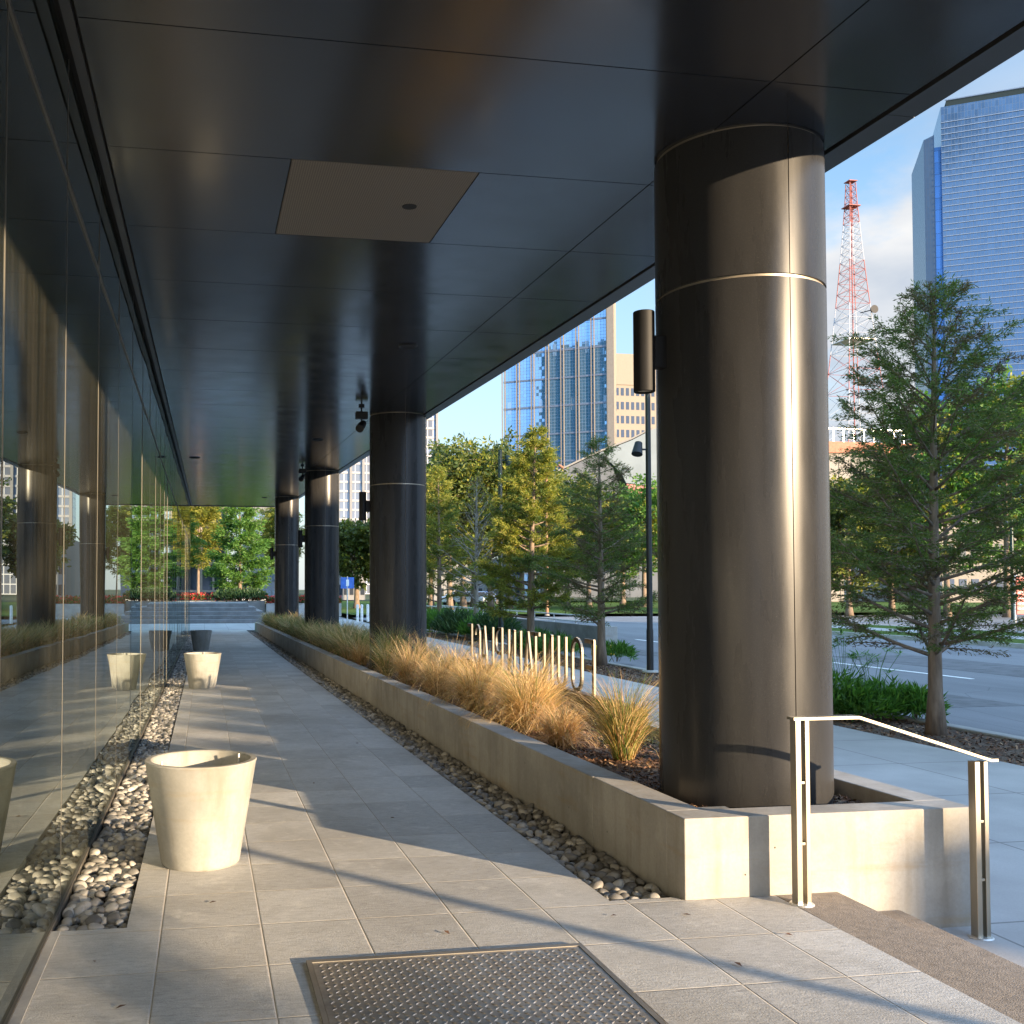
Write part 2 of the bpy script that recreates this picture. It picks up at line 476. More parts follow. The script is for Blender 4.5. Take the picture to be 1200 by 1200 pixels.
def m_slabs(name, col, sx, sy, ox=0, oy=0):
    t = NT(name); t.set(Roughness=.8, Specular_IOR_Level=.3)
    o = t.tc.outputs['Object']; s = t.sep(o)
    fu = t.math('FRACT', t.math('DIVIDE', t.math('ADD', s['X'], 1000 * sx - ox), sx)); fv = t.math('FRACT', t.math('DIVIDE', t.math('ADD', s['Y'], 1000 * sy - oy), sy))
    du = t.math('MULTIPLY', t.math('MINIMUM', fu, t.math('SUBTRACT', 1.0, fu)), sx)
    dv = t.math('MULTIPLY', t.math('MINIMUM', fv, t.math('SUBTRACT', 1.0, fv)), sy)
    j = t.ramp(t.math('MINIMUM', du, dv), [(.005, 1.0), (.011, 0.0)])
    b = t.noise(o, 1.1, 6); f = t.noise(o, 70, 3, .7)
    c = t.ramp(b, [(.3, tuple(x * .82 for x in col)), (.7, tuple(x * 1.15 for x in col))])
    c = t.mix(t.ramp(f, [(.35, .2), (.6, 0.0)]), c, tuple(x * .6 for x in col))
    c = t.mix(j, c, tuple(x * .45 for x in col))
    t.base(c); t.bump(t.math('SUBTRACT', f, j), .3, .004)
    return t.mat

def m_facade(name, glass, line, fx, fz, lw=.06, lwz=.1, rough=.08, metal=.75, jit=.02, spandrel=None):
    """glass skin with its own pane grid in the facade's own metres (object X and Z)"""
    t = NT(name)
    s = t.sep(t.tc.outputs['Object'])
    u = t.math('DIVIDE', t.math('ADD', t.math('ADD', s['X'], s['Y']), 500 * fx), fx); v = t.math('DIVIDE', t.math('ADD', s['Z'], 500 * fz), fz)
    fu, fv = t.math('FRACT', u), t.math('FRACT', v)
    lu = t.math('LESS_THAN', fu, lw / fx); lv = t.math('LESS_THAN', fv, lwz / fz)
    ln = t.math('MAXIMUM', lu, lv)
    cb = t.n.new('ShaderNodeCombineXYZ'); t.link(t.math('FLOOR', u), cb.inputs[0]); t.link(t.math('FLOOR', v), cb.inputs[2])
    w = t.n.new('ShaderNodeTexWhiteNoise'); t.link(cb.outputs[0], w.inputs['Vector'])
    g = t.ramp(w.outputs['Value'], [(0, tuple(c * .93 for c in glass)), (1, tuple(min(1, c * 1.06) for c in glass))])
    if spandrel is not None:
        sp = t.math('LESS_THAN', fv, .32)
        g = t.mix(sp, g, spandrel)
    t.base(t.mix(ln, g, line))
    t.link(t.math('MULTIPLY', t.math('SUBTRACT', 1.0, ln), metal), t.b.inputs['Metallic'])
    t.link(t.math('ADD', rough, t.math('MULTIPLY', ln, .5)), t.b.inputs['Roughness'])
    vm = t.n.new('ShaderNodeVectorMath'); vm.operation = 'MULTIPLY_ADD'
    vm.inputs[1].default_value = (jit, jit, jit); t.link(w.outputs['Color'], vm.inputs[0])
    ge = t.n.new('ShaderNodeNewGeometry'); t.link(ge.outputs['Normal'], vm.inputs[2])
    nm = t.n.new('ShaderNodeVectorMath'); nm.operation = 'NORMALIZE'; t.link(vm.outputs[0], nm.inputs[0]); t.link(nm.outputs[0], t.b.inputs['Normal'])
    return t.mat

def m_grassland(name, a, b):
    t = NT(name); t.set(Roughness=.9, Specular_IOR_Level=.1)
    o = t.tc.outputs['Object']
    c = t.ramp(t.noise(o, .5, 8, .7), [(.3, a), (.7, b)])
    t.base(c); t.bump(t.noise(o, 30, 4), .6, .05); return t.mat

M = {}
M['paver'] = m_paver()
M['planter'] = m_concrete('planter_concrete', (.35, .33, .295), .6)
M['planter_cap'] = m_concrete('planter_top_concrete', (.40, .385, .36), streak=.1)
M['pot'] = m_concrete('pot_concrete', (.29, .287, .265), streak=.8, holes=False, bump=.1)
M['curb'] = m_concrete('kerb_concrete', (.36, .35, .33), streak=.1, holes=False)
M['greywall'] = m_concrete('grey_wall_concrete', (.22, .22, .22), streak=.2, holes=False)
M['step'] = pm('step_edge_stone', (.22, .185, .15), .85, bump=.5, bscale=160, vscale=20)
M['slabs'] = m_slabs('pavement_concrete', (.40, .385, .37), 1.5, 1.5, 4.07, .3)
M['plaza'] = m_slabs('plaza_concrete', (.36, .36, .36), 1.2, 1.2)
M['glass'] = m_glass_wall()
M['soffit'] = m_panel('soffit_metal', (.026, .028, .033), .17, 0.0, .03)
M['soffit2'] = m_panel('soffit_lip_metal', (.05, .05, .052), .4, .3)
M['reveal'] = pm('dark_reveal', (.008, .008, .009), .7)
M['column'] = m_column()
M['joint'] = pm('column_joint', (.42, .36, .28), .4, .6)
M['mullion'] = pm('mullion_metal', (.17, .155, .135), .4, .5, var=.1)
M['black'] = pm('black_metal', (.012, .012, .013), .45, .2, var=.1)
M['darkgreen'] = pm('dark_green_metal', (.02, .032, .03), .4, .4)
M['steel'] = pm('stainless_steel', (.40, .36, .29), .36, 1.0, var=.08, vscale=30, stretch=(1, 1, .1))
M['sign_steel'] = pm('sign_steel', (.23, .205, .165), .42, .9, var=.1)
M['copper'] = pm('copper_pole', (.22, .10, .05), .6)
M['galv'] = pm('rail_metal', (.6, .6, .58), .4, .7)
M['sconce'] = pm('lamp_housing', (.012, .012, .013), .6, 0, spec=.25)
M['lens'] = pm('lamp_lens', (.75, .72, .65), .2)
M['soil'] = pm('soil', (.10, .068, .047), .95, var=.4, vscale=12, bump=.9, bscale=50)
M['pebbed'] = pm('pebble_bed', (.03, .028, .026), .95)
M['asphalt'] = m_asphalt()
M['paint'] = pm('road_paint', (.75, .75, .73), .7, var=.15, vscale=9)
M['yellow'] = pm('yellow_paint', (.75, .5, .03), .6)
M['lawn'] = m_grassland('lawn', (.035, .07, .012), (.09, .13, .025))
M['terrain'] = m_grassland('terrain', (.05, .06, .025), (.11, .11, .06))
M['bark'] = pm('bark', (.17, .125, .09), .9, var=.4, vscale=9, bump=1.0, bscale=25, stretch=(2, 2, .35))
M['bark2'] = pm('grey_bark', (.22, .2, .18), .9, var=.3, vscale=9, bump=.8, bscale=25, stretch=(2, 2, .35))
M['cyp'] = m_leaf('cypress_needles', [(0, (.04, .072, .018)), (.5, (.085, .135, .03)), (.85, (.12, .16, .04)), (1, (.16, .14, .05))])
M['cypy'] = m_leaf('yellowing_needles', [(0, (.09, .125, .02)), (.5, (.17, .19, .03)), (1, (.28, .24, .045))], .4)
M['cypg'] = m_leaf('bright_green_needles', [(0, (.045, .11, .02)), (.6, (.08, .18, .033)), (1, (.13, .23, .045))], .4)
M['dry'] = m_leaf('dry_needles', [(0, (.08, .06, .035)), (.6, (.12, .085, .05)), (1, (.07, .085, .03))])
M['oak'] = m_leaf('dark_leaves', [(0, (.04, .062, .016)), (.7, (.08, .11, .025)), (1, (.15, .16, .035))], .3)
M['straw'] = m_leaf('straw_blades', [(0, (.36, .23, .11)), (.5, (.60, .42, .21)), (1, (.78, .60, .34))], .3)
M['tan'] = m_leaf('rust_blades', [(0, (.30, .17, .085)), (.5, (.48, .29, .15)), (1, (.64, .44, .24))], .3)
M['blade'] = m_leaf('green_blades', [(0, (.07, .11, .03)), (.6, (.14, .19, .05)), (1, (.3, .3, .09))], .3)
M['shrub'] = m_leaf('shrub_leaves', [(0, (.035, .10, .018)), (.6, (.07, .18, .03)), (1, (.13, .25, .045))], .35)
M['shrubd'] = m_leaf('blue_green_leaves', [(0, (.02, .05, .022)), (.6, (.04, .085, .035)), (1, (.08, .13, .05))], .3)
M['flower'] = m_leaf('red_petals', [(0, (.30, .02, .02)), (.6, (.5, .03, .03)), (1, (.6, .08, .07))], .2)
M['pebble'] = m_island('river_pebble', [(0, (.085, .082, .078)), (.4, (.20, .19, .175)), (.75, (.33, .31, .275)), (1, (.46, .43, .385))], .5)
M['chips'] = m_island('bark_chips', [(0, (.05, .024, .014)), (.5, (.13, .062, .034)), (.85, (.23, .12, .06)), (1, (.42, .29, .17))], .85)
M['perf'] = None
def m_perf():
    t = NT('perforated_panel'); t.set(Roughness=.55, Metallic=.2)
    s = t.sep(t.tc.outputs['Object'])
    f = lambda c: t.math('SUBTRACT', t.math('FRACT', t.math('MULTIPLY', c, 62.0)), .5)
    a, b = f(t.math('ADD', s['X'], 50.0)), f(t.math('ADD', s['Y'], 50.0))
    d = t.math('SQRT', t.math('ADD', t.math('MULTIPLY', a, a), t.math('MULTIPLY', b, b)))
    dot = t.ramp(d, [(.26, 1.0), (.32, 0.0)])
    t.base(t.mix(dot, (.20, .17, .135), (.07, .06, .05))); return t.mat
M['perf'] = m_perf()
def m_pebsingle():
    t = NT('single_pebble'); oi = t.n.new('ShaderNodeObjectInfo')
    c = t.ramp(oi.outputs['Random'], [(0, (.085, .082, .078)), (.35, (.19, .18, .165)), (.75, (.33, .31, .275)), (1, (.47, .44, .39))])
    v = t.noise(t.mapping((1, 1, 2.5)), 22, 4)
    c = t.mix(t.ramp(v, [(.4, 0.0), (.75, .4)]), c, (.11, .1, .09))
    t.base(c); t.set(Roughness=.5, Specular_IOR_Level=.4); t.bump(t.noise(t.tc.outputs['Object'], 90, 3), .12, .003); return t.mat
M['peb1'] = m_pebsingle()
def m_tread():
    t = NT('tread_plate'); t.set(Metallic=.8)
    n = t.noise(t.tc.outputs['Object'], 14, 5)
    t.base(t.ramp(n, [(.3, (.26, .235, .205)), (.7, (.42, .39, .345))])); t.link(t.ramp(n, [(.3, .55), (.7, .38)]), t.b.inputs['Roughness']); return t.mat
M['tread'] = m_tread()

rng = np.random.default_rng(7)
random.seed(11)

# ================================================================== SETTING
def sheet(name, x0, x1, y0, y1, zfun, mat, kind='structure', nx=1, ny=1):
    m = MB(); xs = np.linspace(x0, x1, nx + 1); ys = np.linspace(y0, y1, ny + 1)
    vs = [(x, y, zfun(y)) for y in ys for x in xs]
    fs = [(j * (nx + 1) + i, j * (nx + 1) + i + 1, (j + 1) * (nx + 1) + i + 1, (j + 1) * (nx + 1) + i) for j in range(ny) for i in range(nx)]
    m.add(vs, fs); return m.build(name, mat, kind=kind)

sheet('ground', -1500, 1500, -600, 2400, lambda y: -.78, M['terrain'])
# walkway slab with the two pebble channels cut out of it
m = MB()
wz = lambda y: zf(y); wb = lambda y: zf(y) - .3
m.slab(-.70, 2.905, -9.0, 4.84, wb, wz)
m.slab(-.35, 2.03, 4.84, 50.0, wb, wz)
m.build('walkway', M['paver'], kind='structure')
m = MB()
m.slab(-.70, -.352, 4.842, 49.8, lambda y: zf(y) - .25, lambda y: zf(y) - .055)
m.slab(2.032, 2.41, 4.842, 49.0, lambda y: zf(y) - .25, lambda y: zf(y) - .055)
m.build('gravel_bed', M['pebbed'], kind='structure')
# steps down to the pavement
m = MB()
m.box(2.907, 3.26, -9, 4.777, -.6, -.047)
m.box(3.262, 3.62, -9, 4.777, -.6, -.16)
m.build('step', M['step'], kind='structure', bevel=.006)
sheet('pavement', 3.3, 8.2, -30, 49.5, lambda y: ZS, M['slabs'])
sheet('plaza', -14, 9.7, 49.8, 90, lambda y: -.52, M['plaza'])
m = MB(); m.box(8.2, 9.6, -30, 46, -.7, ZS - .03); m.build('planting_bed', M['soil'], kind='structure')
m = MB(); m.box(9.6, 9.8, -40, 46, -.75, ZS + .01); m.build('kerb', M['curb'], kind='structure', bevel=.02)
sheet('gutter', 9.8, 10.35, -40, 46, lambda y: -.395, M['slabs'])
m = MB(); m.add([(9.8, -120, -.40), (26, -120, -.40), (26, 46, -.40), (9.8, 46, -.40)], [(0, 1, 2, 3)])
m.add([(9.7, 46, -.40), (170, 46, -.40), (170, 66, -.40), (9.7, 66, -.40)], [(0, 1, 2, 3)])
m.build('road', M['asphalt'], kind='structure')
sheet('far_road', 33, 44, -60, 170, lambda y: -.41, M['asphalt'])
m = MB()
for y in (19.0, 31.0, 43.0, 7.0, -5.0): m.box(16.15, 16.27, y, y + 4.9, -.4, -.394)
m.build('lane_marking', M['paint'], kind='structure')
m = MB(); m.box(11.2, 13.4, 14.5, 21.0, -.4, -.3955); m.box(17.6, 20.2, 9.0, 26.0, -.4, -.3955); m.box(12.5, 13.6, 27, 41, -.4, -.3955)
m.build('road_patch', pm('patched_asphalt', (.105, .107, .112), .9, var=.3, vscale=3, bump=.4, bscale=70), kind='structure')
m = MB(); m.box(26, 26.2, -60, 45.6, -.75, -.25); m.box(32.8, 33, -60, 45.6, -.75, -.25); m.build('median_kerb', M['curb'], kind='structure')
sheet('median', 26.2, 32.8, -60, 45.6, lambda y: -.27, M['lawn'])
sheet('path', 28.6, 30.4, -60, 45.6, lambda y: -.262, M['curb'])
sheet('lawn', 44, 140, -60, 45.6, lambda y: -.3, M['lawn'])
sheet('park_lawn', 9.7, 120, 66, 140, lambda y: -.2, M['lawn'])

# ================================================================== SOFFIT
sof = thing('soffit', (0, 0, zc(0)), 'dark grey metal panel soffit roofing the whole walkway', 'soffit')
ST = 1.49
m = MB(); m.slab(-.9, 3.9, -8.7, 49.6, lambda y: zc(y) + .03, lambda y: zc(y) + .5); m.build('backing', M['reveal'], sof)
g = .0045
def cpanel(x0, x1, y0, y1, mat='soffit', name='soffit_panel', dz=0):
    q = MB(); q.slab(x0 + g, x1 - g, y0 + g, y1 - g, lambda y: zc(y) + dz, lambda y: zc(y) + .026); return q.build(name, M[mat], sof)
for k in range(-9, 30):
    y0, y1 = 4.78 + ST * k, 4.78 + ST * (k + 1)
    if k == 1:
        cpanel(-.61, .53, y0, y1); cpanel(.53, 1.765, y0, y1, 'perf', 'perforated_panel'); cpanel(1.765, 2.95, y0, y1)
        hm = MB(); yy = 6.97
        hm.lathe(1.44, yy, [(.0, zc(yy) - .004), (.052, zc(yy) - .004), (.058, zc(yy) + .01)], 24); hm.build('grille', M['reveal'], sof)
    else: cpanel(-.61, 2.95, y0, y1)
    cpanel(2.95, 3.775, y0, y1)
m = MB()
for k in range(-5, 15):
    y0, y1 = 5.0 + 2.98 * k, 5.0 + 2.98 * (k + 1)
    if y0 > 49: continue
    m.slab(3.795, 3.97, max(y0, -8.6) + .003, min(y1, 49.6) - .003, lambda y: zc(y) - .012, lambda y: zc(y) + .55)
m.build('edge_trim', M['soffit2'], sof)
m = MB()
m.slab(-.672, -.622, -8.6, 49.5, lambda y: zc(y) - .006, lambda y: zc(y) + .02)
m.build('track', M['soffit2'], sof)
m = MB(); m.slab(-.9, 3.97, 49.6, 49.75, lambda y: zc(y) - .03, lambda y: zc(y) + .6); m.build('end_fascia', M['soffit2'], sof)
# upper storeys standing on the soffit
m = MB(); m.box(-26, 3.4, -8.5, 49.4, zc(49.6) + .75, 30); m.box(-26, -1.0, -8.5, 49.4, -.6, zc(49.6) + .75)
up = m.build('office_building', m_facade('teal_facade', (.16, .33, .36), (.06, .08, .09), 1.5, 3.6), loc=(0, 0, 0))
tag(up, 'teal glass office storeys standing over the dark soffit', 'building')

# ================================================================== GLASS WALL
gw = thing('glass_wall', (-.7, 5, 0), 'tall reflective glass wall running along the left of the walkway', 'glass wall')
GY = [5.2 + 1.56 * k for k in range(-9, 29)]
for i in range(len(GY) - 1):
    a, b = GY[i] + .006, GY[i + 1] - .006
    t1, t2 = rng.normal(0, .0016), rng.normal(0, .0016)
    q = MB()
    q.hexa([(-.76, a, zf(a) - .05), (-.70 + t1, a, zf(a) - .05), (-.70 - t1, b, zf(b) - .05), (-.76, b, zf(b) - .05),
            (-.76, a, 3.60), (-.70 + t1 + t2, a, 3.60), (-.70 - t1 + t2, b, 3.60), (-.76, b, 3.60)])
    q.build('glass_pane', M['glass'], gw)
    q = MB(); q.hexa([(-.76, a, 3.622), (-.70 + t2, a, 3.622), (-.70 + t1, b, 3.622), (-.76, b, 3.622),
            (-.76, a, zc(a) - .0), (-.70 - t2, a, zc(a)), (-.70 - t1, b, zc(b)), (-.76, b, zc(b))])
    q.build('upper_pane', M['glass'], gw)
for y in GY:
    q = MB(); q.box(-.75, -.6965, y - .004, y + .004, zf(y), 3.60); q.box(-.75, -.6975, y - .004, y + .004, 3.622, zc(y)); q.build('mullion', M['mullion'], gw)
q = MB(); q.box(-.76, -.692, GY[0], GY[-1], 3.6005, 3.6215); q.build('transom', M['mullion'], gw)
q = MB(); q.slab(-.72, -.688, GY[0], GY[-1], lambda y: zf(y) - .05, lambda y: zf(y) + .012); q.build('base_rail', M['mullion'], gw)
q = MB(); q.slab(-.687, -.645, -9, 4.83, lambda y: zf(y) - .02, lambda y: zf(y) + .006); q.build('floor_trim', M['curb'], gw)

# ================================================================== COLUMNS
COLY = [5.75, 17.4, 29.1, 41.8]
CX0, CR = 3.38, .505
def colx(y): return 3.30 if y < 8 else CX0
clab = ['huge dark metal column beside the handrail, nearest of the row', 'dark metal column behind the steel letter sign, second of the row',
        'dark metal column third along the planter row', 'dark metal column farthest along the planter row']
SEAM = R(90 - 176)
def planter_top(y): return .41 + FS * y
def column(y, lab):
    X0 = colx(y)
    zb, zt = planter_top(y) - .16, zc(y)
    c = thing('column', (X0, y, zb), lab, 'column', 'round columns in a row along the planter')
    for (z0, z1) in ((zb, 3.345), (3.357, zt - .022)):
        for h in range(2):
            a0 = SEAM + math.pi * h + .006; a1 = SEAM + math.pi * (h + 1) - .006
            q = MB(); q.lathe(X0, y, [(CR - .02, z0), (CR, z0 + .004), (CR, z1 - .004), (CR - .02, z1)], 48, 0, a0, a1, False)
            q.build('cladding_panel', M['column'], c, smooth='auto')
    q = MB(); q.lathe(X0, y, [(CR - .012, zb), (CR - .012, zt)], 64); q.build('joint_strip', M['joint'], c, smooth=True)
    return c
for y, lab in zip(COLY, clab): column(y, lab)
column(COLY[0] - 11.7, 'dark metal column standing behind the viewer by the steps')

def sconce(y, zmid, lab):
    x = colx(y) - CR - .13
    s = thing('wall_lamp', (x, y, zmid), lab, 'wall lamp', 'cylinder lamps on the columns')
    q = MB(); q.lathe(x, y, [(.0, zmid + .25), (.062, zmid + .25), (.065, zmid + .246), (.065, zmid - .246), (.06, zmid - .25), (.056, zmid - .25), (.054, zmid - .235)], 28)
    q.build('housing', M['sconce'], s, smooth='auto')
    q = MB(); q.lathe(x, y, [(0, zmid - .236), (.055, zmid - .236)], 24); q.build('lens', M['lens'], s)
    q = MB(); q.box(x + .055, colx(y) - CR + .015, y - .035, y + .035, zmid - .10, zmid + .10); q.build('bracket', M['sconce'], s, bevel=.005)
for y, lab in zip(COLY, ['black cylinder lamp on the nearest column', 'black cylinder lamp on the second column, behind the grasses', 'black cylinder lamp on the third column',
                         'black cylinder lamp on the farthest column']): sconce(y, 2.99, lab)

# ceiling fittings
for i, (px, py) in enumerate([(478, 405), (372, 515), (228, 536), (310, 583)]):
    d = ray(px, py); t = (CA - EYE) / (d.z - CS * d.y); p = d * t; p.z += EYE
    L = thing('ceiling_light', p, ['round dark downlight in the soffit before the second column', 'round dark downlight in the soffit before the third column',
                                   'small dark downlight in the soffit near the glass wall', 'round dark downlight at the far end of the soffit'][i], 'ceiling light', 'downlights in the soffit')
    r = .11 if i != 2 else .13
    q = MB(); q.lathe(p.x, p.y, [(r * .8, p.z - .004), (r, p.z - .018), (r * 1.05, p.z + .006)], 28); q.build('trim_ring', M['black'], L, smooth=True)
    q = MB(); q.lathe(p.x, p.y, [(0, p.z - .006), (r * .8, p.z - .006)], 24); q.build('lens', M['reveal'], L)
for i, (x, y) in enumerate([(2.56, 16.35), (2.62, 27.2)]):
    z = zc(y)
    s = thing('spotlight', (x, y, z), ['black twin-head spotlight hanging from the soffit beside the second column', 'black twin-head spotlight hanging from the soffit beside the third column'][i], 'spotlight', 'spotlights under the soffit')
    q = MB(); q.lathe(x, y, [(0, z - .03), (.05, z - .03), (.05, z)], 16); q.tube([(x, y, z - .03), (x, y, z - .3)], .014, 8); q.build('stem', M['black'], s)
    q = MB(); q.box(x - .10, x + .10, y - .06, y + .06, z - .22, z - .10); q.build('junction_box', M['black'], s, bevel=.01)
    q = MB(); q.tube([(x + .05, y + .10, z - .27), (x, y, z - .33), (x - .05, y - .10, z - .40)], [.05, .068, .07], 16); q.build('lamp_head', M['black'], s, smooth='auto')

# ================================================================== PLANTER
pl = thing('planter', (2.41, 4.78, -.27), 'long low concrete planter wall full of grasses under the columns', 'planter')
PX0, PX1, PW = 2.41, 4.07, .2
br = [4.98, 6.0, 9.0, 11.2, 13.6, 15.3, 17.6, 20.0, 22.4, 25, 28, 31, 35, 39, 43, 48.8]
top = planter_top
for a, b in zip(br[:-1], br[1:]):
    q = MB(); q.slab(PX0, PX0 + PW, a + (.005 if a > 5 else 0), b - .005, lambda y: zf(y) - .3, top); q.build('inner_wall', M['planter'], pl, bevel=.006)
    q = MB(); q.slab(PX1 - PW, PX1, a + (.003 if a > 5 else 0), b - .003, lambda y: -.6, top); q.build('outer_wall', M['planter'], pl, bevel=.006)
q = MB(); q.slab(PX0, PX1, 4.78, 4.98, lambda y: -.6, top); q.build('front_wall', M['planter'], pl, bevel=.006)
q = MB(); q.slab(PX0, PX1, 48.8, 49.0, lambda y: -.9, top); q.build('end_wall', M['planter'], pl)
q = MB(); q.slab(PX0 + PW - .01, PX1 - PW + .01, 4.97, 48.85, lambda y: -.6, lambda y: top(y) - .10); q.build('soil', M['soil'], pl)
q = MB(); q.box(2.62, 2.80, 4.985, 5.08, top(5) - .06, top(5) - .01); q.build('junction_box', M['galv'], pl, bevel=.006)

# mulch chips
def chips(name, n, x0, x1, y0, y1, z, sz=.03, mat=None):
    c = np.stack([rng.uniform(x0, x1, n), rng.uniform(y0, y1, n), np.zeros(n)], 1)
    c[:, 2] = np.array([z(yy) for yy in c[:, 1]]) + rng.uniform(.0, .02, n)
    a = rng.uniform(0, 2 * np.pi, n); L = sz * rng.uniform(.4, 1.3, n); W = sz * rng.uniform(.12, .35, n); ti = rng.normal(0, .35, n); ro = rng.normal(0, .5, n)
    u = np.stack([np.cos(a) * np.cos(ti), np.sin(a) * np.cos(ti), np.sin(ti)], 1) * L[:, None]
    w = np.stack([-np.sin(a) * np.cos(ro), np.cos(a) * np.cos(ro), np.sin(ro)], 1) * W[:, None]
    V = np.stack([c - u - w, c + u - w, c + u * .8 + w, c - u * .9 + w], 1)
    o = quads_mesh(name, V, mat or M['chips']); o['kind'] = 'stuff'; return o
chips('bark_mulch', 9000, 2.63, 3.85, 5.0, 9.0, lambda y: top(y) - .105, .022)
chips('bark_mulch', 9000, 2.63, 3.85, 9.0, 30.0, lambda y: top(y) - .105, .035)
chips('bark_mulch', 9000, 8.22, 9.58, 5.0, 26.0, lambda y: ZS - .03, .035)

# ================================================================== PEBBLES
def ico(sub):
    bm = bmesh.new(); bmesh.ops.create_icosphere(bm, subdivisions=sub, radius=1.0)
    v = np.array([x.co[:] for x in bm.verts]); f = [[q.index for q in x.verts] for x in bm.faces]; bm.free(); return v, f
IV2, IF2 = ico(3); IV1, IF1 = ico(2); IV0, IF0 = ico(1)
pvars = []
for k in range(9):
    nz = np.array([mnoise.noise(Vector(p) * .9 + Vector((k * 7.3, 1, 2))) for p in IV2])
    v = IV2 * (1 + .22 * nz[:, None]) * np.array([1.0, rng.uniform(.66, .85), rng.uniform(.5, .68)])
    me = bpy.data.meshes.new('pebble'); me.from_pydata([tuple(x) for x in v], [], IF2); me.materials.append(M['peb1'])
    me.polygons.foreach_set('use_smooth', np.ones(len(IF2), bool)); me.update(); pvars.append(me)
def pebble_spots(x0, x1, y0, y1, mean=.037):
    out = []; area = (x1 - x0) * (y1 - y0); n = int(area / (mean * mean * 2.55))
    sp = mean * 1.62; nx = max(3, int(round((x1 - x0) / sp))); ny = int((y1 - y0) / (sp * .87))
    for j in range(ny):
        for i in range(nx):
            x = x0 + (x1 - x0) * (i + .5 + (.25 if j % 2 else -.25)) / nx + rng.normal(0, .009); y = y0 + (y1 - y0) * (j + .5) / ny + rng.normal(0, .011)
            s = mean * rng.uniform(.72, 1.28)
            x = min(max(x, x0 + s * .8), x1 - s * .8); y = max(y, y0 + s * .8)
            out.append((x, y, zf(y) - .04 + rng.uniform(-.006, .028), s))
    return out
def pebbles_single(spots, lab, grp):
    for (x, y, z, s) in spots:
        o = bpy.data.objects.new('pebble', pvars[int(rng.integers(0, len(pvars)))]); COL.objects.link(o)
        o.location = (x, y, z); o.scale = (s,) * 3; o.rotation_euler = (rng.normal(0, .35), rng.normal(0, .35), rng.uniform(0, 6.28))
        tag(o, lab, 'pebble', grp)
def pebbles_stuff(name, spots, far):
    V, F = (IV0, IF0) if far else (IV1, IF1)
    n = len(spots); S = np.array(spots)
    a = rng.uniform(0, 6.28, n); ca, sa = np.cos(a), np.sin(a)
    sc = np.stack([S[:, 3] * rng.uniform(.9, 1.1, n), S[:, 3] * rng.uniform(.65, .85, n), S[:, 3] * rng.uniform(.5, .7, n)], 1)
    P = V[None] * sc[:, None, :]
    T = rng.normal(0, .3, n)[:, None]; P[:, :, 2] += P[:, :, 0] * T
    X = P[:, :, 0] * ca[:, None] - P[:, :, 1] * sa[:, None] + S[:, 0:1]; Y = P[:, :, 0] * sa[:, None] + P[:, :, 1] * ca[:, None] + S[:, 1:2]; Z = P[:, :, 2] + S[:, 2:3]
    VV = np.stack([X, Y, Z], 2).reshape(-1, 3); FF = (np.array(F)[None] + (np.arange(n) * len(V))[:, None, None]).reshape(-1, 3).astype(np.int32)
    me = bpy.data.meshes.new(name); me.vertices.add(len(VV)); me.vertices.foreach_set('co', VV.reshape(-1).astype(np.float32))
    me.loops.add(FF.size); me.loops.foreach_set('vertex_index', FF.reshape(-1)); me.polygons.add(len(FF)); me.polygons.foreach_set('loop_start', np.arange(0, FF.size, 3, dtype=np.int32))
    me.polygons.foreach_set('use_smooth', np.ones(len(FF), bool)); me.materials.append(M['pebble']); me.update(calc_edges=True)
    o = bpy.data.objects.new(name, me); COL.objects.link(o); o['kind'] = 'stuff'
LP = pebble_spots(-.685, -.355, 4.85, 16.0); RP = pebble_spots(2.04, 2.40, 4.85, 16.0)
NL, NR = 185, 112
LP.sort(key=lambda p: p[1]); RP.sort(key=lambda p: p[1])
pebbles_single(LP[:NL], 'smooth grey river pebble in the strip at the foot of the glass wall', 'river pebbles beside the glass wall')
pebbles_single(RP[:NR], 'smooth grey river pebble in the strip at the foot of the planter', 'river pebbles beside the planter')
pebbles_stuff('pebbles', LP[NL:], False); pebbles_stuff('pebbles', RP[NR:], False)
pebbles_stuff('pebbles', pebble_spots(-.685, -.355, 16.0, 49, .042), True); pebbles_stuff('pebbles', pebble_spots(2.04, 2.40, 16.0, 48, .042), True)

# ================================================================== POTS
def make_pot(p, lab):
    z = p[2]
    t = thing('plant_pot', p, lab, 'pot', 'round concrete pots along the glass wall')
    q = MB(); q.lathe(p[0], p[1], [(0, z), (.215, z), (.226, z + .012), (.318, z + .575), (.324, z + .592), (.320, z + .600), (.290, z + .600), (.283, z + .594), (.262, z + .45)], 72); q.build('shell', M['pot'], t, smooth='auto')
    q = MB(); q.lathe(p[0], p[1], [(0, z + .46), (.263, z + .46)], 48); q.build('liner', M['soil'], t)
    for a in (25, 205):
        x, y = p[0] + .245 * math.cos(R(a)), p[1] + .245 * math.sin(R(a))
        q = MB(); q.tube([(x, y, z + .46), (x, y, z + .605)], .006, 8); q.build('threaded_rod', M['galv'], t)
    return t
pot = make_pot((-.015, 5.97, zf(5.97)), 'white concrete pot nearest, beside the pebble strip')
copy_tree(pot, (-.03, 17.55, zf(17.55)), 'white concrete pot halfway along the glass wall', 1.0)
copy_tree(pot, (-.10, 30.4, zf(30.4)), 'white concrete pot farthest along the glass wall', 2.1)

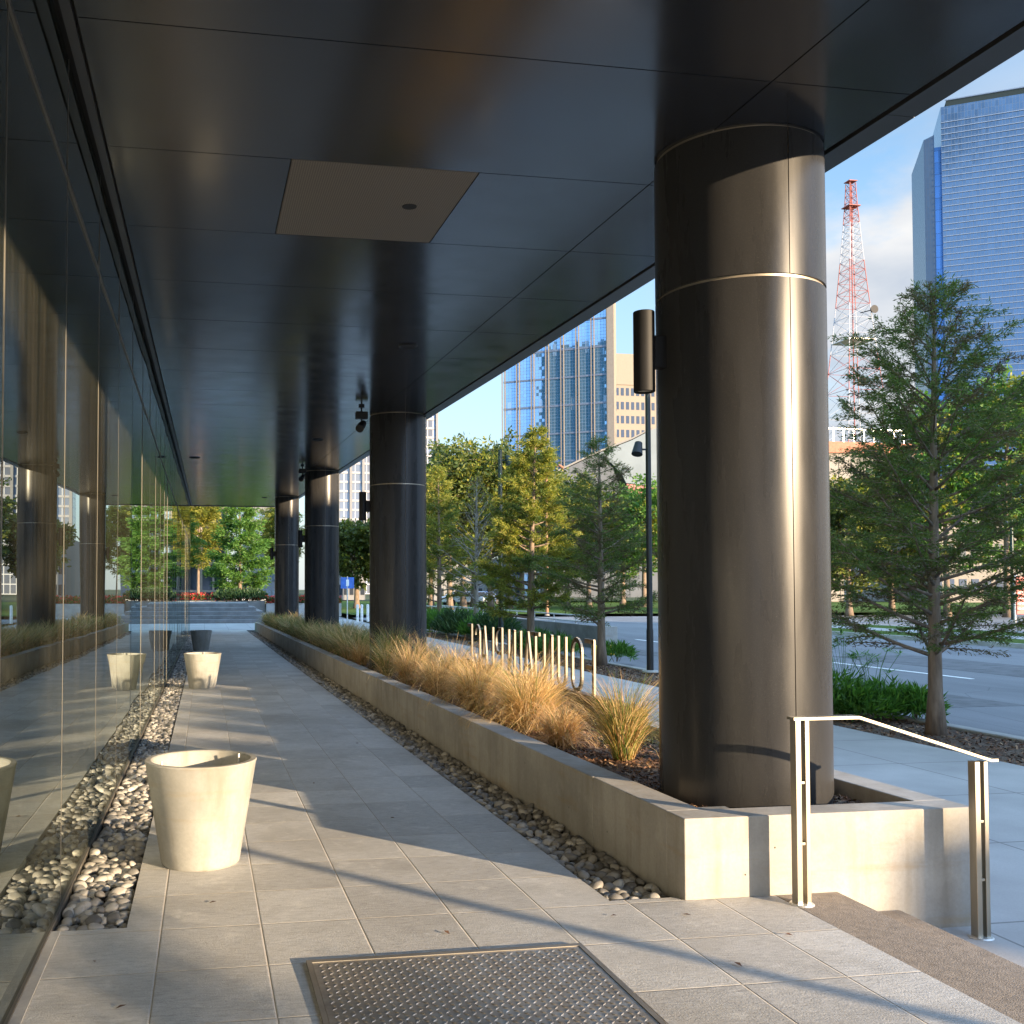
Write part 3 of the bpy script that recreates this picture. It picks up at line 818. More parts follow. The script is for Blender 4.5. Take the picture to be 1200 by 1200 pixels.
# ================================================================== HATCH
hy0, hy1 = 3.2, 4.235
h = thing('floor_hatch', (1.03, 3.8, zf(3.8)), 'steel tread plate hatch set flush in the stone paving', 'floor hatch')
z0 = zf(3.7) + .004
q = MB(); q.box(.452, 1.618, hy0 + .03, hy1 - .032, z0 - .02, z0 + .003)
nx, ny = 36, 30
for i in range(nx):
    for j in range(ny):
        cx = .47 + (1.13) * (i + .5) / nx; cy = hy0 + .05 + (hy1 - hy0 - .10) * (j + .5) / ny
        a = R(45) if (i + j) % 2 else R(-45); c, s = math.cos(a), math.sin(a); L, W = .0145, .0045
        b = z0 + .003
        q.add([(cx - L * c, cy - L * s, b), (cx + W * s, cy - W * c, b), (cx + L * c, cy + L * s, b), (cx - W * s, cy + W * c, b), (cx - L * .45 * c, cy - L * .45 * s, b + .0028), (cx + L * .45 * c, cy + L * .45 * s, b + .0028)],
              [(0, 1, 4), (1, 2, 5), (1, 5, 4), (2, 3, 5), (3, 0, 4), (3, 4, 5)])
q.build('tread_plate', M['tread'], h)
q = MB()
q.box(.428, .45, hy0, hy1, z0 - .02, z0 + .006); q.box(1.62, 1.642, hy0, hy1, z0 - .02, z0 + .006); q.box(.45, 1.62, hy1 - .03, hy1, z0 - .02, z0 + .006); q.box(.45, 1.62, hy0, hy0 + .028, z0 - .02, z0 + .006)
q.build('frame', pm('hatch_frame', (.24, .22, .19), .5, .7), h)

# ================================================================== HANDRAILS
def handrail(y, lab):
    x1, x2 = 2.955, 3.965
    t = thing('handrail', (x1, y, -.045), lab, 'handrail', 'steel handrails at the steps')
    for x, zb, zt in ((x1, -.048, .872), (x2, ZS, .635)):
        q = MB(); q.box(x - .038, x - .008, y - .025, y + .025, zb, zt); q.box(x + .014, x + .038, y - .025, y + .025, zb, zt)
        for fz in (.33, .66): q.box(x - .008, x + .014, y - .02, y + .02, zb + (zt - zb) * fz - .007, zb + (zt - zb) * fz + .007)
        q.build('post', M['steel'], t, bevel=.002)
        q = MB(); q.lathe(x, y, [(0, zb + .008), (.055, zb + .008), (.06, zb + .002), (.06, zb - .004)], 24); q.build('base_plate', M['galv'], t)
    prof = [(x1 - .05, .872), (3.27, .872), (4.02, .635), (4.06, .635)]
    q = MB()
    vs = []
    for (x, z) in prof: vs += [(x, y - .032, z), (x, y + .032, z), (x, y + .032, z + .014), (x, y - .032, z + .014)]
    fs = []
    for i in range(3):
        for k in range(4): fs.append((i * 4 + k, i * 4 + (k + 1) % 4, i * 4 + 4 + (k + 1) % 4, i * 4 + 4 + k))
    fs += [(3, 2, 1, 0), (12, 13, 14, 15)]
    q.add(vs, fs); q.build('rail', M['steel'], t)
handrail(4.62, 'brushed steel handrail at the steps in front of the planter')

# ================================================================== LETTER SIGN
SX = 3.80
def sy(px): return atX(540 + px / 6.0, 760, SX).y
ZB, ZT = .485, 1.005
sg = thing('letter_sign', (SX, 9.4, ZB), 'steel letters standing on a dark beam among the grasses, seen from behind', 'sign')
W2, DX = .023, .0125
def stroke(q, pts):
    pts = [(y, z) for (y, z) in pts]
    for (ya, za), (yb, zb_) in zip(pts[:-1], pts[1:]):
        d = Vector((0, yb - ya, zb_ - za)); L = d.length
        if L < 1e-6: continue
        d /= L; nrm = Vector((0, -d.z, d.y)); e = d * (W2 * .6)
        A = Vector((SX, ya, za)) - e; B = Vector((SX, yb, zb_)) + e; X = Vector((DX, 0, 0))
        q.hexa([tuple(A - nrm * W2 - X), tuple(A - nrm * W2 + X), tuple(B - nrm * W2 + X), tuple(B - nrm * W2 - X),
                tuple(A + nrm * W2 - X), tuple(A + nrm * W2 + X), tuple(B + nrm * W2 + X), tuple(B + nrm * W2 - X)])
def arc(cy, cz, ry, rz, a0, a1, n=10): return [(cy + ry * math.cos(R(a0 + (a1 - a0) * i / n)), cz + rz * math.sin(R(a0 + (a1 - a0) * i / n))) for i in range(n + 1)]
H = ZT - ZB; mid = (ZB + ZT) / 2
def letter(ch, ya, yb):
    q = MB(); r = (yb - ya) / 2; cy = (ya + yb) / 2
    if ch == 'F': stroke(q, [(ya, ZB), (ya, ZT), (yb, ZT)]); stroke(q, [(ya, mid), (yb - .03, mid)])
    if ch == 'O': stroke(q, arc(cy, ZT - r, r, r, 180, 0) + arc(cy, ZB + r, r, r, 0, -180) + [(ya, ZT - r)])
    if ch == 'U': stroke(q, [(ya, ZT)] + arc(cy, ZB + r, r, r, 180, 360) + [(yb, ZT)])
    if ch == 'N': stroke(q, [(ya, ZB), (ya, ZT)]); stroke(q, [(ya, ZT), (yb, ZB)]); stroke(q, [(yb, ZB), (yb, ZT)])
    if ch == 'T': stroke(q, [(cy, ZB), (cy, ZT)]); stroke(q, [(ya, ZT), (yb, ZT)])
    if ch == 'A': stroke(q, [(ya, ZB), (cy, ZT), (yb, ZB)]); stroke(q, [(ya + r * .45, ZB + H * .24), (yb - r * .45, ZB + H * .24)])
    if ch == 'I': stroke(q, [(cy, ZB), (cy, ZT)])
    if ch == 'P': stroke(q, [(ya, ZB), (ya, ZT), (cy, ZT)] + arc(cy, ZT - r, r, r, 90, 0) + arc(cy, mid + r * .6, r, r, 0, -90) + [(ya, mid - r * .4)])
    if ch == 'L': stroke(q, [(ya, ZT), (ya, ZB), (yb, ZB)])
    if ch == 'C': stroke(q, [(yb, ZT - H * .22)] + arc(cy, ZT - r, r, r, 0, 180) + arc(cy, ZB + r, r, r, 180, 360) + [(yb, ZB + H * .22)])
    if ch == 'E': stroke(q, [(yb, ZT), (ya, ZT), (ya, ZB), (yb, ZB)]); stroke(q, [(ya, mid), (yb - .03, mid)])
    q.build('letter', M['sign_steel'], sg, bevel=.002)
for ch, a, b in [('F', 935, 880), ('O', 850, 784), ('U', 738, 685), ('N', 640, 586), ('T', 552, 498), ('A', 502, 447), ('I', 424, 418), ('N', 378, 338), ('P', 290, 248), ('L', 226, 186), ('A', 186, 152), ('C', 134, 104), ('E', 78, 54)]:
    letter(ch, sy(a), sy(b))
q = MB(); q.slab(SX - .05, SX + .05, 8.3, 15.2, lambda y: top(y) - .14, lambda y: ZB - .012); q.build('base_beam', pm('sign_beam', (.10, .07, .045), .5, .5), sg)

# ================================================================== GRASS CLUMPS
def blades(n, c, h, spread, mats_w, droop=1.0, w=.0035, k=7):
    a = rng.uniform(0, 2 * np.pi, n); L = np.hypot(h, spread) * rng.uniform(.5, 1.08, n)
    e0 = np.pi / 2 - np.abs(rng.normal(0, .42, n)) * min(1.3, spread / h)          # starting rise
    bend = (1.0 + .9 * droop) * rng.uniform(.5, 1.15, n) * (.55 + np.abs(np.pi / 2 - e0))
    r0 = .11 * np.sqrt(rng.uniform(0, 1, n)) * (spread / .5); a0 = a + rng.normal(0, .9, n)
    t = np.linspace(0, 1, k); el = e0[:, None] - bend[:, None] * t[None] ** 1.3
    ds = L[:, None] / (k - 1)
    rad = np.concatenate([np.zeros((n, 1)), np.cumsum(np.cos(el[:, :-1]) * ds, 1)], 1)
    zz = np.concatenate([np.zeros((n, 1)), np.cumsum(np.sin(el[:, :-1]) * ds, 1)], 1)
    zz = np.maximum(zz, .02)
    cur = rng.normal(0, .35, n)[:, None] * t[None] ** 1.5 + a[:, None]
    x = c[0] + r0[:, None] * np.cos(a0)[:, None] + rad * np.cos(cur)
    y = c[1] + r0[:, None] * np.sin(a0)[:, None] + rad * np.sin(cur)
    P = np.stack([x, y, c[2] + zz], 2)
    ww = w * rng.uniform(.6, 1.3, n)[:, None] * (1 - t[None] ** 2 * .85)
    tw = a + np.pi / 2 + rng.normal(0, .6, n)
    d = np.stack([np.cos(tw), np.sin(tw), np.zeros(n)], 1)[:, None, :] * ww[:, :, None]
    V = np.stack([P - d, P + d], 2)
    mi = rng.choice(len(mats_w), n, p=np.array(mats_w) / sum(mats_w))
    return V, mi
GM = [M['straw'], M['tan'], M['blade']]
ggrp = 'ornamental grass clumps in the planter'
def clump(x, y, h, spread, n, mw, lab, droop=1.0, w=.0028):
    n = int(n * 1.6); droop *= 1.4
    c = (x, y, top(y) - .11)
    V, mi = blades(n, c, h, spread, mw, droop, w)
    o = strips_mesh('grass_clump', V, GM, mi, loc=c)
    tag(o, lab, 'grass clump', ggrp)
clump(3.12, 7.15, .62, .34, 620, (.35, .35, .5), 'tall green and brown grass clump next to the nearest column', .7)
clump(3.55, 7.0, .45, .3, 320, (.2, .1, .9), 'green leafy grass clump half behind the nearest column', .7)
clump(2.92, 7.95, .32, .36, 620, (.45, .9, .05), 'small rounded rust coloured grass clump at the planter edge', 1.5)
clump(3.5, 7.9, .25, .35, 200, (.2, .2, .6), 'low sparse grass clump below the end of the letter sign', 1.2)
clump(2.98, 8.95, .55, .58, 1300, (1, .25, .18), 'largest straw coloured grass clump, in front of the steel letters', 1.3)
clump(3.2, 9.7, .55, .55, 1000, (1, .2, .2), 'broad straw coloured grass clump beside the largest clump', 1.3)
clump(2.95, 10.6, .56, .55, 1000, (1, .3, .15), 'straw coloured grass clump below the middle of the letter sign', 1.3)
clump(3.25, 11.5, .56, .52, 900, (1, .3, .15), 'straw coloured grass clump below the far half of the letter sign', 1.2)
clump(2.9, 12.3, .52, .5, 800, (.9, .5, .12), 'tan grass clump at the planter edge past the letters', 1.3)
clump(3.3, 13.1, .6, .5, 800, (.9, .35, .2), 'tan grass clump under the far end of the letters', 1.2)
clump(2.9, 14.0, .6, .48, 700, (.8, .6, .15), 'rust and straw grass clump some way before the second column', 1.2)
clump(3.3, 14.9, .7, .42, 600, (.7, .4, .4), 'tall straw grass clump near the second column', 1.0)
clump(2.85, 15.6, .6, .42, 550, (.5, .2, .8), 'green and straw grass clump at the foot of the second column', .9)
clump(3.1, 16.5, .8, .42, 600, (.3, .15, 1), 'bright green upright grass clump in front of the second column', .7)
clump(2.85, 18.2, .5, .42, 500, (.3, .9, .1), 'rust coloured grass clump just past the second column', 1.4)
yy = 19.0; i = 0
while yy < 48.3:
    for xx in (2.92, 3.42):
        if any(abs(yy - cy) < .75 for cy in COLY) and xx > 3: continue
        fr = rng.uniform(0, 1)
        clump(xx + rng.normal(0, .05), yy + rng.normal(0, .1), rng.uniform(.5, .72), rng.uniform(.38, .48), 300 if yy < 30 else 170, (.5, .4, .7) if fr < .5 else (.3, .2, 1),
              'greenish tan grass clump in the shaded far part of the planter', 1.1, .006 if yy < 30 else .011)
    yy += .72 if yy < 30 else .95

# ================================================================== TREES
def tree(base, height, crown_r, z_lo, kind, mat, lab, n_br=60, leaves=20000, leaf=(.09, .02), trunk_r=.09, bark='bark', profile='cone', grp=None, cat='tree', sparse=1.0, seed=0, up=.35, droopy=.0):
    g = np.random.default_rng(seed + 100)
    bx, by, bz = base
    T = thing(kind, base, lab, cat, grp)
    bend = g.normal(0, .02 * height, 2)
    def trunk_pt(f): return Vector((bx + bend[0] * f * f, by + bend[1] * f * f, bz + height * f))
    q = MB(); fr = np.linspace(0, 1, 12)
    pts = [trunk_pt(f) for f in fr]; rad = [trunk_r * (1 - f) ** .85 * (1.0 + .5 * math.exp(-f * 40)) + .006 for f in fr]
    pts[0].z -= .05
    q.tube(pts, rad, 12)
    q.build('trunk', M[bark], T, smooth=True)
    lim = MB(); samp = []; wts = []
    ga = g.uniform(0, 6.28)
    for i in range(n_br):
        f = z_lo + (1 - z_lo) * ((i + .5) / n_br) ** .9
        f = min(.985, f + g.normal(0, .01))
        rel = (f - z_lo) / (1 - z_lo)
        if profile == 'broad': pr = min(1.0, .78 + rel * .8) * (1 - rel) ** .62
        elif profile == 'cone': pr = (1 - rel) ** .75 * (.72 + .28 * min(1, rel * 6))
        elif profile == 'oval': pr = math.sqrt(max(.02, 1 - (2 * rel - .85) ** 2 / 1.4))
        else: pr = math.sqrt(max(.02, 1 - (2 * rel - 1) ** 2))
        L = crown_r * (pr * g.uniform(.72, 1.18) + .05)
        ga += 2.39996 + g.normal(0, .3); p0 = trunk_pt(f)
        el = up * (.4 + .9 * rel) + g.normal(0, .1)
        dh = Vector((math.cos(ga), math.sin(ga), 0)); n = 6
        path = [p0 + dh * (L * s) * math.cos(el) + Vector((0, 0, L * (math.sin(el) * s + (.16 - droopy) * s * s))) for s in np.linspace(0, 1, n)]
        br_r = max(.006, trunk_r * .32 * (1 - rel * .7) * min(1, L / max(crown_r, .1) + .3))
        lim.tube(path, [br_r * (1 - .85 * s) + .002 for s in np.linspace(0, 1, n)], 5)
        nsub = max(3, int(L / (.16 if leaf[0] < .12 else .34)))
        for j in range(nsub):
            s = .18 + .82 * (j + g.uniform(0, .9)) / nsub
            b = path[0].lerp(path[-1], s) if False else path[min(n - 2, int(s * (n - 1)))].lerp(path[min(n - 1, int(s * (n - 1)) + 1)], s * (n - 1) - min(n - 2, int(s * (n - 1))))
            side = 1 if j % 2 else -1
            ang = ga + side * g.uniform(.5, 1.1); l2 = L * .42 * (1 - .55 * s) * g.uniform(.6, 1.2) + leaf[0]
            d2 = Vector((math.cos(ang), math.sin(ang), g.uniform(-.15, .35) - droopy)).normalized()
            e = b + d2 * l2
            lim.tube([b, b.lerp(e, .5) + Vector((0, 0, .02 * l2)), e], [br_r * .35 + .001, br_r * .25 + .001, .0015], 3, cap=False)
            samp.append((b, e)); wts.append(l2)
        samp.append((path[2], path[-1])); wts.append(L * .8)
    lim.build('limbs', M[bark], T, smooth=True)
    if leaves:
        A = np.array([s[0][:] for s in samp]); B = np.array([s[1][:] for s in samp]); w = np.array(wts); w /= w.sum()
        n = int(leaves * sparse)
        idx = g.choice(len(samp), n, p=w); tt = g.uniform(.02, 1.05, n)
        D = B - A; Ln = np.linalg.norm(D, axis=1, keepdims=True); Dn = D / np.maximum(Ln, 1e-6)
        jit = leaf[0] * .45
        c = A[idx] + D[idx] * tt[:, None] + g.normal(0, jit, (n, 3)) * np.array([1, 1, .8])
        d = Dn[idx] + g.normal(0, .65, (n, 3)); d[:, 2] -= .12 + droopy; d /= np.linalg.norm(d, axis=1, keepdims=True)
        r2 = g.normal(0, 1, (n, 3)); r2[:, 2] *= .6; s_ = np.cross(d, r2); s_ /= np.maximum(np.linalg.norm(s_, axis=1, keepdims=True), 1e-6)
        l = leaf[0] * g.uniform(.55, 1.3, n)[:, None]; ww = leaf[1] * g.uniform(.6, 1.3, n)[:, None]
        V = np.stack([c, c + d * l * .5 + s_ * ww * .5, c + d * l, c + d * l * .5 - s_ * ww * .5], 1)
        mats = mat if isinstance(mat, list) else [mat]
        mi = None
        if len(mats) > 1:
            br_m = g.choice(len(mats), len(samp), p=[.8, .2]); mi = br_m[idx]
        quads_mesh('crown', V, mats, mi, T)
    return T

def gp(px, py): return onz(px, py, ZS)
def ztop(px, py, p):
    return atY(px, py, p.y).z
tg = 'young cypress trees along the kerb'
p = gp(1097, 858)
tree(p, ztop(1130, 350, p) - p.z, 1.95, .15, 'cypress_tree', [M['cyp'], M['dry']], 'thin dark green cypress nearest, right of the big column', 88, 100000, (.06, .0125), .085, grp=tg, seed=1, up=.62, profile='broad')
p = gp(705, 779); p1 = p
tree(p, ztop(697, 512, p) - p.z, 1.55, .17, 'cypress_tree', [M['cyp'], M['dry']], 'sparse dark cypress behind the letter sign, left of the black street lamp', 64, 30000, (.085, .017), .10, grp=tg, seed=2)
p = gp(622, 762)
tree(p, ztop(632, 505, p) - p.z, 1.75, .15, 'cypress_tree', [M['cypy'], M['cyp']], 'yellow green sunlit cypress before the glass tower', 74, 46000, (.12, .027), .12, grp=tg, seed=3)
p = gp(558, 748)
tree(p, ztop(560, 560, p) - p.z, 1.55, .22, 'bare_tree', [M['dry'], M['cyp']], 'grey nearly bare young tree left of the yellow green cypress', 52, 2200, (.12, .03), .11, bark='bark2', grp=tg, seed=4, up=.75)
p = gp(515, 738)
tree(p, ztop(516, 548, p) - p.z, 1.7, .16, 'cypress_tree', [M['cypy'], M['cyp']], 'green cypress close to the right side of the second column', 60, 26000, (.14, .03), .12, grp=tg, seed=5)
# park trees across the cross street
pg = 'big trees in the park beyond the street'
spots = [(487, 702, 24, 600), (527, 703, 27, 560), (543, 701, 30, 565), (575, 704, 30, 545), (597, 703, 32, 560), (612, 702, 34, 580), (640, 703, 40, 580), (665, 702, 44, 590), (505, 700, 30, 575), (555, 699, 36, 558),(690, 702, 44, 610), (730, 702, 46, 600), (755, 703, 46, 590), (418, 703, 40, 628)]
plabs = ['dense park tree just left of the second column', 'park tree with a sunlit trunk right of the second column', 'park tree with dark trunk behind the bare tree', 'tallest park tree behind the dark green lamp post',
  'park tree with sunlit trunk right of the dark green lamp post', 'park tree mostly hidden by the yellow green cypress', 'park tree behind the yellow green cypress, to its right', 'park tree between the two cypresses near the glass tower',
  'park tree touching the right edge of the second column', 'park tree far behind the bare tree', 'park tree behind the sparse cypress', 'bright green park tree under the curved silver hall', 'bright green park tree behind the black street lamp', 'park tree seen between the second and third column']
for i, (px, py, d, ty) in enumerate(spots):
    Y = 70 + d * .45
    P = atY(px, 704, Y); P.z = -.25
    hh = max(4.0, atY(px, ty, Y).z + .3)
    tree(P, hh, hh * .42, .30, 'park_tree', [M['oak'] if i not in (11, 12) else M['cypg'], M['cypy']], plabs[i], 34, 9500, (.42, .2), .26, grp=pg, seed=20 + i, profile='round', up=.7)
# trees across the road on the right, behind the near cypress
for i, (px, Y, ty, rr, mt) in enumerate([(995, 62, 585, 4.2, 'oak'), (1045, 66, 565, 4.6, 'oak'), (1110, 60, 480, 4.8, 'cypg'), (1180, 58, 455, 4.8, 'cypg'), (1240, 60, 500, 5, 'oak'), (945, 66, 590, 4.5, 'oak')]):
    P = atY(px, 704, Y); P.z = -.3
    hh = atY(px, ty, Y).z + .3
    tree(P, hh, rr * .8, .18, 'street_tree', [M[mt], M['cypy']], ['dark leafy tree across the road beside the big column', 'dark leafy tree across the road behind the near cypress', 'bright green tree across the road behind the near cypress trunk', 'bright green tree across the road at the right edge',
         'leafy tree across the road beyond the right edge', 'dark leafy tree across the road hidden by the big column'][i], 36, 11000, (.38, .18), .2, grp='leafy trees across the road', seed=50 + i, profile='round', up=.6)
# far end trees
for i, (px, by, ty, Y, rr, mt, nm) in enumerate([(281, 706, 560, 70, 2.15, 'cypg', 'cone shaped bright green tree above the far steps'), (232, 704, 575, 80, 2.0, 'cypy', 'yellowing tree beside the far glass pavilion'), (328, 704, 600, 95, 2.2, 'cypy', 'pale tree behind the fourth column'), (196, 704, 570, 74, 2.3, 'cypg', 'green tree hidden behind the end of the glass wall')]):
    P = atY(px, by, Y); P.z = .2 if Y < 80 else -.3
    hh = atY(px, ty, Y).z - P.z
    tree(P, hh, rr, (.10 if i == 0 else .3) if mt == 'cypg' else .36, 'plaza_tree', [M[mt], M['cypy'] if i else M['cypg']], nm, 64, 22000, (.28, .075), .14, grp='trees at the far end of the walkway', seed=70 + i, profile='cone' if mt == 'cypg' else 'round', up=.35)

# ================================================================== SHRUBS
def leafy(name, c, r, h, n, mat, lab, grp, leaf=(.14, .02), cat='shrub', upright=.8):
    g = rng
    a = g.uniform(0, 6.28, n); rr = r * np.sqrt(g.uniform(0, 1, n)); hh = h * (1 - (rr / r) ** 2 * .55) * g.uniform(.15, 1, n) ** .6
    P = np.stack([c[0] + rr * np.cos(a), c[1] + rr * np.sin(a), c[2] + hh], 1)
    d = np.stack([np.cos(a) * .5, np.sin(a) * .5, np.full(n, upright)], 1) + g.normal(0, .45, (n, 3)); d /= np.linalg.norm(d, axis=1, keepdims=True)
    s_ = np.cross(d, g.normal(0, 1, (n, 3))); s_ /= np.linalg.norm(s_, axis=1, keepdims=True)
    l = leaf[0] * g.uniform(.6, 1.3, n)[:, None]; w = leaf[1] * g.uniform(.6, 1.3, n)[:, None]
    V = np.stack([P, P + d * l * .45 + s_ * w, P + d * l, P + d * l * .45 - s_ * w], 1)
    T = thing(name, c, lab, cat, grp)
    quads_mesh('foliage', V, mat, None, T)
    q = MB()
    for k in range(9):
        an = g.uniform(0, 6.28); r2 = r * g.uniform(.1, .7)
        q.tube([(c[0] + .3 * r2 * math.cos(an), c[1] + .3 * r2 * math.sin(an), c[2] - .02), (c[0] + r2 * math.cos(an), c[1] + r2 * math.sin(an), c[2] + h * .7)], [.007, .003], 4)
    q.build('stems', M['bark'], T)
    return T
def papyrus(c, h, n, lab):
    T = thing('umbrella_sedge', c, lab, 'plant', 'tall sedges by the kerb')
    q = MB(); tips = []
    for k in range(n):
        a = rng.uniform(0, 6.28); r2 = rng.uniform(.05, .5); hh = h * rng.uniform(.55, 1.05)
        b = Vector((c[0] + r2 * .2 * math.cos(a), c[1] + r2 * .2 * math.sin(a), c[2])); e = Vector((c[0] + r2 * math.cos(a), c[1] + r2 * math.sin(a), c[2] + hh))
        m_ = b.lerp(e, .6) + Vector((0, 0, hh * .07)) - Vector((math.cos(a), math.sin(a), 0)) * r2 * .12
        q.tube([b, m_, e], [.005, .004, .003], 4); tips.append(e)
    q.build('stems', M['shrub'], T)
    V = []
    for e in tips:
        for j in range(18):
            a = rng.uniform(0, 6.28); l = rng.uniform(.10, .21); d = np.array([math.cos(a), math.sin(a), rng.uniform(-.25, .6)]) * l; s_ = np.array([-math.sin(a), math.cos(a), 0]) * .010; E = np.array(e)
            V.append([E, E + d * .5 + s_, E + d, E + d * .5 - s_])
    quads_mesh('foliage', np.array(V), M['shrub'], None, T)
sgp = 'green shrubs in the kerbside bed'
for i, (px, py, r, h) in enumerate([(985, 840, .44, .62), (1014, 842, .36, .40), (1040, 840, .42, .52), (1074, 842, .33, .44), (960, 838, .4, .4)]):
    P = gp(px, py); P.z = ZS - .03
    leafy('shrub', P, r, h, 1000, M['shrub'], ['bright green shrub touching the big column, by the kerb', 'bright green shrub second from the big column', 'bright green shrub in the middle of the kerbside row', 'bright green shrub next to the near cypress trunk', 'green shrub by the kerb hidden behind the big column'][i], sgp, (.17, .017), upright=.55)
P = gp(990, 828); P.z = ZS - .03; papyrus(P, 1.15, 16, 'tall feathery sedge beside the big column')
P = gp(1022, 828); P.z = ZS - .03; papyrus(P, .95, 14, 'tall feathery sedge behind the kerbside shrubs')
P = gp(722, 773); P.z = ZS - .03; leafy('shrub', P, .42, .42, 900, M['shrub'], 'small bright green shrub at the foot of the sparse cypress', sgp, (.2, .016))
k = 0
for px in range(600, 716, 14):
    P = gp(px, 770 - (715 - px) * .08 - 4 + rng.normal(0, 1)); P.x = 9.3 + rng.uniform(0, .9) ; P.z = ZS - .03
    leafy('shrub', P, .5, rng.uniform(.3, .5), 500, M['shrub'] if k % 3 else M['shrubd'], 'loose green shrub in the bed behind the letter sign', sgp, (.26, .017)); k += 1
for px, py, mt in [(508, 742, 'shrub'), (520, 744, 'shrub'), (534, 746, 'shrubd'), (546, 747, 'shrubd'), (512, 735, 'shrub'), (530, 737, 'shrubd'), (552, 742, 'shrub'), (566, 749, 'shrub'), (580, 750, 'shrubd')]:
    P = gp(px, py); P.z = ZS - .03
    leafy('shrub', P, .8, rng.uniform(.6, 1.0), 900, M[mt], 'dense green shrub in the bed right of the second column', sgp, (.34, .03))

# ================================================================== STREET LAMPS
def lamp(p, ztop_, lab, mat, head=True, r=.055, arm=None):
    t = thing('street_lamp', p, lab, 'street lamp', 'street lamps')
    q = MB(); q.tube([(p[0], p[1], p[2]), (p[0], p[1], p[2] + .9), (p[0], p[1], p[2] + .95), (p[0], p[1], ztop_)], [r * 1.15, r * 1.15, r, r * .85], 14); q.build('pole', M[mat], t, smooth='auto')
    q = MB(); q.lathe(p[0], p[1], [(0, p[2] + .05), (.14, p[2] + .05), (.18, p[2] + .03), (.18, p[2])], 20); q.build('base_plate', M['curb'], t)
    if head:
        for (dx, dz) in head:
            q = MB(); q.tube([(p[0], p[1], ztop_ + dz), (p[0] + dx, p[1], ztop_ + dz)], .02, 8); q.build('arm', M[mat], t)
            q = MB(); q.tube([(p[0] + dx, p[1], ztop_ + dz + .14), (p[0] + dx * 1.35, p[1] - .08, ztop_ + dz - .12)], [.08, .12], 14); q.build('lamp_head', M[mat], t, smooth='auto')
    return t
p = gp(762, 788)
lamp(p, 6.6, 'black street lamp between the sparse cypress and the big column', 'black', [(-.22, -2.05)], .065)
p = gp(587, 755)
lamp(p, atY(587, 527, p.y).z, 'dark green street lamp among the trees right of the second column', 'darkgreen', [(.22, -.35)], .075)
p = atY(641, 703, 66); p.z = -.3
lamp(p, atY(641, 545, 66).z, 'copper brown street lamp with twin arms behind the yellow cypress', 'copper', [(.9, -.1), (-.9, -.1)], .10)
p = atY(1187, 706, 50); p.z = -.3
lamp(p, atY(1187, 610, 50).z, 'green street lamp across the road at the right edge', 'darkgreen', [(-.3, -.2)], .1)
lamp((8.25, -3.35, ZS), 6.0, 'street lamp behind the viewer whose thin shadow crosses the paving', 'black', [(-.22, -.4)], .05)

# ================================================================== MANHOLE, FALLEN LEAVES
P = onz(1060, 760, -.4)
q = MB(); q.lathe(P.x, P.y, [(0, -.392), (.42, -.392), (.46, -.393), (.46, -.41)], 28)
tag(q.build('manhole_cover', M['black'], loc=(P.x, P.y, -.4)), 'round iron manhole cover in the road beyond the near cypress', 'manhole cover')
for (x, y) in [(.05, 5.15), (-.1, 7.4), (1.3, 6.9), (1.85, 5.9), (1.95, 4.6), (.9, 8.3), (2.3, 4.55), (-.45, 4.4), (.3, 9.5), (2.62, 4.2), (1.1, 4.5), (-.3, 3.9), (1.6, 10.5), (2.2, 3.9)]:
    a = rng.uniform(0, 6.28); l = rng.uniform(.012, .026); zz = zf(y) + .004
    d = np.array([math.cos(a), math.sin(a), 0]) * l; e = np.array([-math.sin(a), math.cos(a), 0]) * l * .4; c0 = np.array([x, y, zz])
    o = quads_mesh('fallen_leaf', np.array([[c0 - d, c0 + e + [0, 0, .006], c0 + d + [0, 0, .004], c0 - e + [0, 0, .008]]]), M['chips'], loc=tuple(c0))
    tag(o, 'small dry brown leaf lying on the stone paving', 'leaf', 'dry leaves on the paving')

# ================================================================== RAMP WALLS
def ramp_wall(x, y0, y1, zt, lab):
    t = thing('ramp_wall', (x, y0, -.4), lab, 'ramp wall', 'concrete ramp walls with railings')
    q = MB(); q.box(x - .22, x + .22, y0, y0 + .6, -.45, zt + .02); q.build('end_pier', M['curb'], t)
    q = MB(); q.box(x - .12, x + .12, y0 + .6, y1, -.45, zt); q.build('wall', M['greywall'], t)
    for z in (.10, .30):
        q = MB(); q.tube([(x, y0 + .8, zt + z), (x, y1, zt + z)], .025, 8); q.build('rail', M['galv'], t)
    y = y0 + .8
    while y < y1:
        q = MB(); q.box(x - .02, x + .02, y - .02, y + .02, zt, zt + .32); q.build('post', M['galv'], t); y += 2.2
P = gp(716, 757); ramp_wall(P.x, P.y, P.y + 24, atY(716, 735, P.y).z, 'longer concrete ramp wall with a steel railing behind the sparse cypress')
P = atX(593, 727, 10.6); ramp_wall(P.x, P.y, P.y + 16, P.z, 'shorter concrete ramp wall with a steel railing beside the dark green lamp post')
P = gp(704, 762); q = MB(); q.box(P.x - .3, P.x + .35, P.y - .2, P.y, -.45, -.12)
tag(q.build('wheel_stop', M['yellow'], loc=(P.x, P.y, -.4), bevel=.02), 'yellow painted kerb block at the end of the ramp wall', 'kerb block')

